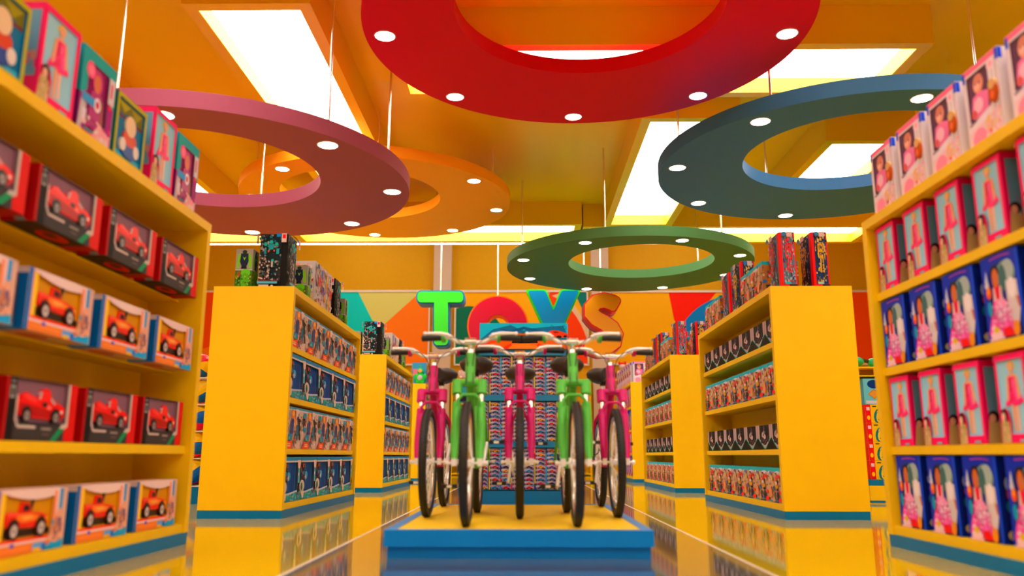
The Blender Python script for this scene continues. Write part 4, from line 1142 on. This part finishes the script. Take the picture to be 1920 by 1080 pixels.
    m.faces(vs, [(i * 20 + j, i * 20 + (j + 1) % 20, (i + 1) * 20 + (j + 1) % 20, (i + 1) * 20 + j) for i in range(12) for j in range(20)])
    m.face(secs[0][::-1]); m.face(secs[-1])
    m.build('saddle', o)
    m = MB(); m.mat(SILVER); m.tube([ST + Vector((0, 0, -.03)), (0, .672, .80)], .0145, 12); m.mat(BLACKP)
    m.tube([(0, .672, .785), (0, .672, .83)], .02, 10)
    for s in (-1, 1): m.tube([(s * .02, .58, .80), (s * .02, .76, .812)], .004, 6)
    m.build('seat_post', o)
    # cranks, pedals, chainring
    m = MB(); m.mat(SILVER)
    ang = math.radians(72)
    cy_, cz_ = .125 * math.cos(ang), .125 * math.sin(ang)
    for s in (-1, 1):
        m.tube([(s * .055, .53, .29), (s * .075, .53 + s * cy_, .29 + s * cz_)], .010, 8)
    m.tube([(-.06, .53, .29), (.06, .53, .29)], .012, 10)
    m.torus((-.045, .53, .29), .07, .004, 32, 6, 'x'); 
    for k in range(5): m.tube([(-.045, .53, .29), (-.045, .53 + .07 * math.cos(k * 1.2566), .29 + .07 * math.sin(k * 1.2566))], .005, 6)
    cr = m.build('crankset', o)
    for s in (-1, 1):
        y, z = .53 + s * cy_, .29 + s * cz_
        m = MB(); m.mat(BLACKP); m.box(min(s * .085, s * .17), y - .03, z - .010, max(s * .085, s * .17), y + .03, z + .010)
        m.mat(REFL); m.box(min(s * .112, s * .140), y - .034, z - .007, max(s * .112, s * .140), y - .030, z + .007); m.build('pedal', cr)
    m = MB(); m.mat(BLACKP)
    for dz in (-1, 1):
        m.tube([(-.045, .53, .29 + dz * .07), (-.045, .98, .30 + dz * .03)], .004, 6)
    m.torus((-.045, .98, .30), .03, .005, 20, 6, 'x')
    m.build('chain', o)
    return o
bg = bicycle(BGREEN, 'green_bicycle'); bp = bicycle(BPINK, 'pink_bicycle')
G = 'bicycles parked side by side on the blue platform'
def pb(o, x, y, lb):
    o.location = (x, y, ZP + .001); tag(o, lb, 'bicycle', G)
pb(bg, -.275, 4.08, 'green bicycle facing front on the left of the platform')
pb(copy_tree(bg), .262, 4.09, 'green bicycle facing front on the right of the platform')
pb(bp, -.017, 4.60, 'magenta bicycle in the middle of the platform, between the green bicycles')
pb(copy_tree(bp), -.537, 4.70, 'leftmost magenta bicycle at the outer edge of the platform')
pb(copy_tree(bp), .527, 4.71, 'rightmost magenta bicycle at the outer edge of the platform')

# ------------------------------------------------------------------ die-cast car rack behind the bicycles
RY = 6.30
RK = MB
def rx(px): return at(px, 700, RY)[0]
def rz_(py): return at(980, py, RY)[1]
TB = mat('rack_blue', (0.0, .20, .46, 1), .4); TC = mat('rack_cyan', (0.0, .36, .52, 1), .4)
o = empty('toy_car_rack', (rx(980), RY + .2, 0))
tag(o, 'blue display rack of carded toy cars standing behind the bicycle platform', 'display rack')
ox, oy = rx(980), RY + .2
m = MB(); m.mat(TB)
def bxw(m, xa, ya, za, xb, yb, zb): m.box(xa - ox, ya - oy, za, xb - ox, yb - oy, zb)
xa, xb = rx(903), rx(1056)
bxw(m, xa, RY - .01, 0, xb, RY + .38, rz_(921)); m.build('base', o)
m = MB(); m.mat(TC); bxw(m, xa, RY + .04, rz_(921), xb, RY + .38, rz_(656)); m.build('back_panel', o)
for py in (746, 833.5):
    m = MB(); m.mat(TB); bxw(m, xa, RY - .012, rz_(py + 5.5), xb, RY + .038, rz_(py - 5.5)); m.build('shelf', o)
m = MB(); m.mat(TB); bxw(m, rx(899.5), RY - .02, rz_(667), rx(1064.5), RY + .1, rz_(655.5)); m.build('top_rail', o)
sep = [918.9, 939.3, 959.6, 980.9, 1002.2, 1023.5, 1043.9]
for k, px in enumerate(sep):
    m = MB(); c = ((206, 186, 40), (0, 160, 190))[k % 2]
    x = rx(px)
    for (pa, pb_) in ((668.5, 740), (752, 827.5), (839.5, 918)):
        za, zb = rz_(pb_), rz_(pa)
        n = 7
        for j in range(n):
            m.col((c, (190, 30, 50), (30, 60, 110))[(0, 0, 1, 0, 2, 0, 0)[(j + k) % 7]])
            m.box(x - .004 - ox, RY - .004 - oy, za + (zb - za) * j / n, x + .004 - ox, RY + .038 - oy, za + (zb - za) * (j + 1) / n)
    m.build('divider_strip', o)
# header sign with cars
hd = MB(); 
hw, hh = rx(1065) - rx(899), rz_(607.5) - rz_(655.5)
hd.col((0, 110, 140)); hd.box(-hw / 2, -.01, 0, hw / 2, .01, hh)
ho = hd.build('header_sign', o); ho.location = (rx(982) - ox, RY - .03 - oy, rz_(655.5) + .001)
m = MB(); a = Art(m, hw, hh, .02)
a.rect(0, 0, 1, 1, (20, 190, 226)).poly([(0, .35), (.15, .75), (.35, .92), (.5, .7), (.6, .8), (.95, .9), (1, .5), (1, .35)], (0, 116, 160)).poly([(.2, .8), (.35, .6), (.5, .75), (.7, .62), (.72, .7), (.5, .86), (.35, .72)], (0, 90, 140))
a.rect(0, 0, 1, .34, (222, 106, 20)).poly([(.42, .34), (.58, .34), (.72, 0), (.30, 0)], (232, 140, 50)).poly([(.32, .0), (.42, .30), (.40, .30), (.24, 0)], (222, 60, 20)).poly([(.68, 0), (.60, .30), (.62, .3), (.78, 0)], (222, 60, 20)).poly([(0, .12), (.3, .34), (.22, .34), (0, .2)], (226, 70, 30))
a.poly([(.36, .20), (.40, .52), (.48, .62), (.58, .62), (.64, .5), (.66, .22)], (16, 14, 20)).poly([(.40, .52), (.62, .52), (.60, .60), (.44, .60)], (196, 110, 30)).rect(.36, .16, .44, .22, (226, 120, 60)).rect(.58, .16, .66, .22, (226, 120, 60))
a.poly([(.60, .50), (.64, .62), (.72, .66), (.80, .58), (.86, .5), (.84, .4), (.62, .4)], (200, 120, 50)).poly([(.64, .54), (.68, .64), (.74, .64), (.76, .54)], (60, 140, 170))
a.poly([(.78, .66), (.82, .72), (.90, .70), (1, .58), (.99, .44), (.88, .42), (.80, .52)], (214, 70, 30)).ell(.90, .46, .03, .05, (30, 16, 20)).ell(.97, .48, .02, .04, (30, 16, 20)).poly([(.83, .67), (.88, .68), (.90, .62), (.85, .60)], (150, 30, 20))
for cu, cv in ((.80, .86), (.88, .78), (.94, .84)): a.line([(cu, cv), (cu + .02, cv + .06), (cu + .04, cv - .02), (cu + .03, cv - .1)], .015, (0, 96, 130))
m.build('sign_print', ho)

# carded cars: eight columns, ten rows on three tiers
CARC = [(60, 60, 80), (190, 20, 50), (20, 110, 170), (226, 160, 20), (30, 30, 40), (200, 30, 40), (120, 60, 150), (30, 130, 170), (200, 90, 30), (50, 80, 130)]
CNAM = ['slate', 'crimson', 'blue', 'yellow', 'black', 'red', 'purple', 'teal', 'orange', 'navy']
cards = []
CW = .078
for ci, cc in enumerate(CARC):
    m = MB()
    m.col(((200, 186, 190), (176, 166, 190), (190, 196, 206))[ci % 3])
    m.faces([(-CW / 2, 0, 0), (CW / 2, 0, 0), (CW / 2, .0022, 0), (-CW / 2, .0022, 0), (-CW / 2, 0, .0274), (CW / 2, 0, .0274), (CW / 2, .0022, .0274), (-CW / 2, .0022, .0274)], [(3, 2, 1, 0), (4, 5, 6, 7), (0, 1, 5, 4), (1, 2, 6, 5), (2, 3, 7, 6), (3, 0, 4, 7)])
    a = Art(m, CW, .0274, 0)
    a.rect(0, 0, .12, .5, (90, 80, 140)).poly([(.6, .9), (.95, .6), (.95, .95)], (120, 110, 170)).rect(.05, .8, .5, .98, (226, 214, 214)).rect(.62, .02, .95, .2, (90, 90, 130))
    T_ = .006
    a.poly([(.16, .30), (.86, .26), (.90, .44), (.70, .52), (.60, .74), (.38, .76), (.28, .54), (.14, .48)], cc, T_).poly([(.40, .56), (.58, .56), (.55, .70), (.42, .70)], (30, 30, 40), T_)
    a.ell(.30, .28, .07, .14, (20, 20, 24), T_ + .001).ell(.72, .28, .07, .14, (20, 20, 24), T_ + .001)
    c = m.build('toy_car_card'); cards.append(c)
used = set()
edges = [899.5] + sep + [1064]
TN = ('top', 'middle', 'bottom'); CN = ORD
for t, (pa, pb_) in enumerate(((669, 740), (754, 827.5), (841, 918))):
    z1, z0 = rz_(pa), rz_(pb_)
    n = 10
    st = (z1 - z0) / n
    for c in range(8):
        pxc = (edges[c] + edges[c + 1]) / 2
        if c == 0: pxc = 910
        if c == 7: pxc = 1050.5
        for r in range(n):
            ci = (c * 3 + r * 7 + (c * r) % 4) % 10
            src = cards[ci]
            ob = src if ci not in used else src.copy()
            if ci in used: COL.objects.link(ob)
            used.add(ci)
            ob.location = (rx(pxc), RY + .012, z1 - (r + 1) * st)
            ob.scale = (.96 if c not in (0, 7) else .64, 1, st / .0278)
            tag(ob, '%s toy car on a card, %s tier, %s column from left, %s from top' % (CNAM[ci], TN[t], CN[c], CN[r]), 'toy car', 'carded toy cars on the %s tier of the blue rack' % TN[t])

# ------------------------------------------------------------------ wall shelving at the far end
WY = 19.6
def wall_shelf(xa, xb, label):
    o = empty('wall_shelving', ((xa + xb) / 2, WY + .19, 0))
    tag(o, label, 'shelving', 'yellow shelving along the back wall')
    a = (xb - xa) / 2
    m = MB(); m.mat(YEL)
    m.box(-a, -.19, 0, -a + .04, .19, 2.28); m.box(a - .04, -.19, 0, a, .19, 2.28); m.build('side_panel', o)
    m = MB(); m.mat(YEL); m.box(-a + .04, .15, 0, a - .04, .19, 2.28); m.build('back_panel', o)
    for z in (.06, .57, 1.13, 1.69, 2.26):
        m = MB(); m.mat(YEL); m.box(-a + .04, -.19, z - .04, a - .04, .15, z); m.build('shelf', o)
    return o
wx = lambda px: at(px, 700, WY)[0]
segs = [(wx(846) + .01, wx(1108) - .01, 'yellow wall shelving between the two beige pillars'), (wx(600), wx(811) - .02, 'yellow wall shelving left of the left beige pillar'), (wx(1145) + .02, wx(1420), 'yellow wall shelving right of the right beige pillar')]
for s in segs: wall_shelf(*s)
rng = random.Random(11)
def wtoy(kind):
    m = MB(); m.mat(PLASTIC)
    if kind == 0:
        m.col((200, 30, 30)); m.box(-.12, -.08, 0, .12, .08, .34)
        m.col((226, 210, 190)); m.box(-.09, -.083, .06, .09, -.0805, .28)
        return m.build('toy_carton')
    if kind == 1:
        m.col((10, 100, 170)); m.box(-.1, -.08, 0, .1, .08, .42); m.col((0, 160, 180)); m.box(-.08, -.083, .22, .08, -.0805, .38); m.col((20, 20, 30)); m.box(-.08, -.083, .04, .08, -.0805, .18)
        return m.build('toy_carton')
    if kind == 2:
        m.col((14, 16, 24)); m.box(-.16, -.08, 0, .16, .08, .26); m.col((20, 150, 170))
        for k in range(4): m.box(-.12, -.083, .04 + .05 * k, .12, -.0805, .07 + .05 * k)
        return m.build('toy_carton')
    m.col((226, 206, 196)); m.ball((0, 0, .13), .10, .08, .13); m.ball((0, -.02, .31), .085, .08, .08)
    for s in (-1, 1): m.ball((s * .10, -.04, .14), .035, .035, .08); m.ball((s * .06, -.07, .04), .045, .06, .04)
    m.col((214, 50, 30)); m.ball((0, -.01, .37), .08, .07, .05); m.ball((-.07, 0, .40), .03, .02, .04); m.ball((.07, 0, .40), .03, .02, .04)
    return m.build('plush_toy')
WT = [Proto(lambda k=k: wtoy(k)) for k in range(4)]
KN = ['red carton', 'blue and teal carton', 'black carton with teal stripes', 'white plush toy with red cap']
KC = ['toy box', 'toy box', 'toy box', 'plush toy']
for si, (xa, xb, _) in enumerate(segs):
    nm = ('middle', 'left', 'right')[si]
    for zi, z in enumerate((.06, .57, 1.13, 1.69, 2.26)):
        n = int((xb - xa - .3) / .42)
        cnt = {}
        for k in range(n):
            kd = 3 if zi == 4 else rng.choice((0, 1, 2, 1))
            cnt[kd] = cnt.get(kd, 0) + 1
            WT[kd].place((xa + .28 + .42 * k, WY + .12, z + .001), 0, '%s, %s wall shelving, %s shelf up, %s from left' % (KN[kd], nm, ORD[zi], ORD[k]), KC[kd], 'toys on the %s back wall shelving' % nm)

# ------------------------------------------------------------------ ball rack behind the left units and game boxes behind the right ones
o = empty('ball_rack', (-3.75, 8.25, 0))
tag(o, 'rack of colourful balls glimpsed between the first two left units', 'display rack')
m = MB(); m.mat(BLUE); m.box(-.9, -.22, 0, .9, .22, .16); m.build('base', o)
m = MB(); m.mat(YEL); m.box(-.9, .19, .16, .9, .22, 1.42); m.build('back_panel', o)
zs = [.165, .44, .715, .99, 1.15, 1.26]
zs = [.165 + .262 * k for k in range(5)]
for z in zs:
    m = MB(); m.mat(WHITE)
    for y in (-.21, -.1, 0, .1): m.tube([(-.9, y, z), (.9, y, z)], .006, 6)
    m.build('wire_shelf', o)
m = MB(); m.mat(WHITE)
for x in (-.89, .89): m.tube([(x, -.21, .16), (x, -.21, 1.42)], .01, 6)
m.build('post', o)
def beach_ball():
    m = MB(); m.mat(PLASTIC); m.smooth = True
    cols = [(0, 150, 90), (226, 214, 206), (196, 10, 40), (236, 200, 0), (0, 100, 180), (226, 0, 90)]
    R = .122
    for g in range(6):
        m.col(cols[g])
        for j in range(4):
            t0 = (g * 4 + j) * 2 * PI / 24; t1 = t0 + 2 * PI / 24
            for i in range(12):
                p0, p1 = PI * i / 12, PI * (i + 1) / 12
                q = lambda p, t: (R * math.sin(p) * math.cos(t), R * math.sin(p) * math.sin(t), R + R * math.cos(p))
                m.face([q(p0, t0), q(p1, t0), q(p1, t1), q(p0, t1)])
    return m.build('beach_ball')
BB_ = Proto(beach_ball)
for zi, z in enumerate(zs[:5]):
    for k in range(6):
        b_ = BB_.place((-3.75 + .76 - .262 * k, 8.22, z + .007), 0, 'striped ball, %s rack shelf from the floor, %s from the aisle side' % (ORD[zi], ORD[k]), 'ball', 'striped balls on the rack')
        b_.rotation_euler = (zi * 1.1 + .4, k * .8 + zi * .5, zi * 1.3 + k)
        # keep it resting on the wires after turning about its lowest point
        v = b_.rotation_euler.to_matrix() @ Vector((0, 0, .122))
        b_.location = Vector((-3.75 + .76 - .262 * k, 8.17, z + .0075 + .122)) - v

o = empty('game_stand', (4.135, 8.55, 0))
tag(o, 'yellow and blue stand of game boxes behind the second right unit', 'display stand')
m = MB(); m.mat(YEL); m.box(-.7, -.22, .03, .7, .22, .172); m.box(-.7, -.22, 0, .7, .22, .008); m.build('platform', o)
m = MB(); m.mat(BLUE); m.box(-.7, -.225, .008, .7, .215, .03); m.box(-.7, -.21, .172, .7, .21, .23); m.build('blue_band', o)
m = MB(); m.mat(YEL); m.box(-.7, .17, .23, .7, .2, 1.36); m.box(-.7, -.15, 1.345, .7, .17, 1.36); m.box(-.7, -.15, 1.26, .7, .17, 1.272)
for k in range(9): m.box(-.7 + k * .172, -.15, 1.272, -.688 + k * .172, -.13, 1.345)
m.build('crate_top', o)
def game_box():
    o = carton('game_box', .40, .184, .3, (226, 190, 20), (200, 20, 30))
    m = MB(); a = Art(m, .40, .184, .3)
    a.rect(0, 0, .13, 1, (200, 16, 30)).ell(.07, .28, .04, .12, (240, 200, 0)).rect(.03, .68, .11, .86, (230, 200, 200)).rect(.18, .86, .28, .92, (60, 60, 20))
    a.ell(.42, .30, .22, .55, (0, 110, 120)).ell(.46, .28, .20, .48, (226, 206, 60)).ell(.42, .3, .1, .25, (200, 70, 20)).ell(.5, .15, .1, .15, (226, 214, 206)).busy(.25, .05, .98, .7, [(226, 90, 20), (200, 30, 30), (240, 210, 170), (60, 40, 30), (226, 190, 20)], 40, 2, .06, .12)
    m.build('front_print', o); return o
GB = Proto(game_box)
for c in range(3):
    for k in range(4):
        GB.place((3.67 + .42 * c, 8.52, .231 + .186 * k), 0, 'red and yellow game box, %s stack of the stand, %s from the bottom' % (ORD[c], ORD[k]), 'game box', 'game boxes stacked on the stand')
def lb_():
    o = carton('light_blue_box', .40, .26, .3, (110, 190, 206), (90, 160, 180))
    m = MB(); a = Art(m, .40, .26, .3)
    a.ell(.26, .78, .16, .17, (4, 50, 110)).poly([(.26, .20), (.42, .40), (.26, .60), (.10, .40)], (170, 120, 40)).poly([(.26, .24), (.39, .40), (.26, .56), (.13, .40)], (206, 150, 70)).rect(.04, .02, .9, .14, (206, 206, 210)).ell(.7, .5, .16, .2, (60, 150, 190))
    m.build('front_print', o); return o
LB = Proto(lb_)
for c in range(3): LB.place((3.67 + .42 * c, 8.52, .231 + .186 * 4), 0, 'light blue box on the %s stack of game boxes' % ORD[c], 'game box', 'light blue boxes on the game stacks')
m = MB(); m.mat(PLASTIC).col((60, 176, 110)); m.ball((0, 0, .06), .11, .09, .06); m.col((60, 60, 20)); m.tube([(.02, 0, .1), (.2, 0, .05)], .02, 8)
m.col((60, 176, 110)).ball((.2, 0, .05), .05, .05, .05)
t = m.build('green_toy'); t.location = (3.44, 8.5, 1.361); tag(t, 'small green toy lying on the yellow crate top of the stand', 'toy')

# ------------------------------------------------------------------ camera, world, view
cam = bpy.data.cameras.new('camera'); co = bpy.data.objects.new('camera', cam); COL.objects.link(co)
cam.sensor_fit = 'HORIZONTAL'; cam.sensor_width = 36; cam.lens = _f / 1920 * 36; cam.clip_start = .05; cam.clip_end = 100
co.matrix_world = Matrix(((_RT.x, _UP.x, -_F.x, 0), (_RT.y, _UP.y, -_F.y, 0), (_RT.z, _UP.z, -_F.z, CH), (0, 0, 0, 1)))
cam.dof.use_dof = True; cam.dof.focus_distance = 8.5; cam.dof.aperture_fstop = 1.15
sc = bpy.context.scene
sc.camera = co
w = bpy.data.worlds.new('world'); sc.world = w; w.use_nodes = True
w.node_tree.nodes['Background'].inputs['Color'].default_value = (1, .8, .6, 1); w.node_tree.nodes['Background'].inputs['Strength'].default_value = .02
sc.view_settings.view_transform = 'Standard'; sc.view_settings.look = 'None'; sc.view_settings.gamma = 1.0; sc.view_settings.use_curve_mapping = False
sc.view_settings.exposure = 0.0
sc.cycles.use_denoising = True
sc.cycles.max_bounces = 8; sc.cycles.diffuse_bounces = 5; sc.cycles.glossy_bounces = 4
sc.cycles.sample_clamp_indirect = 6
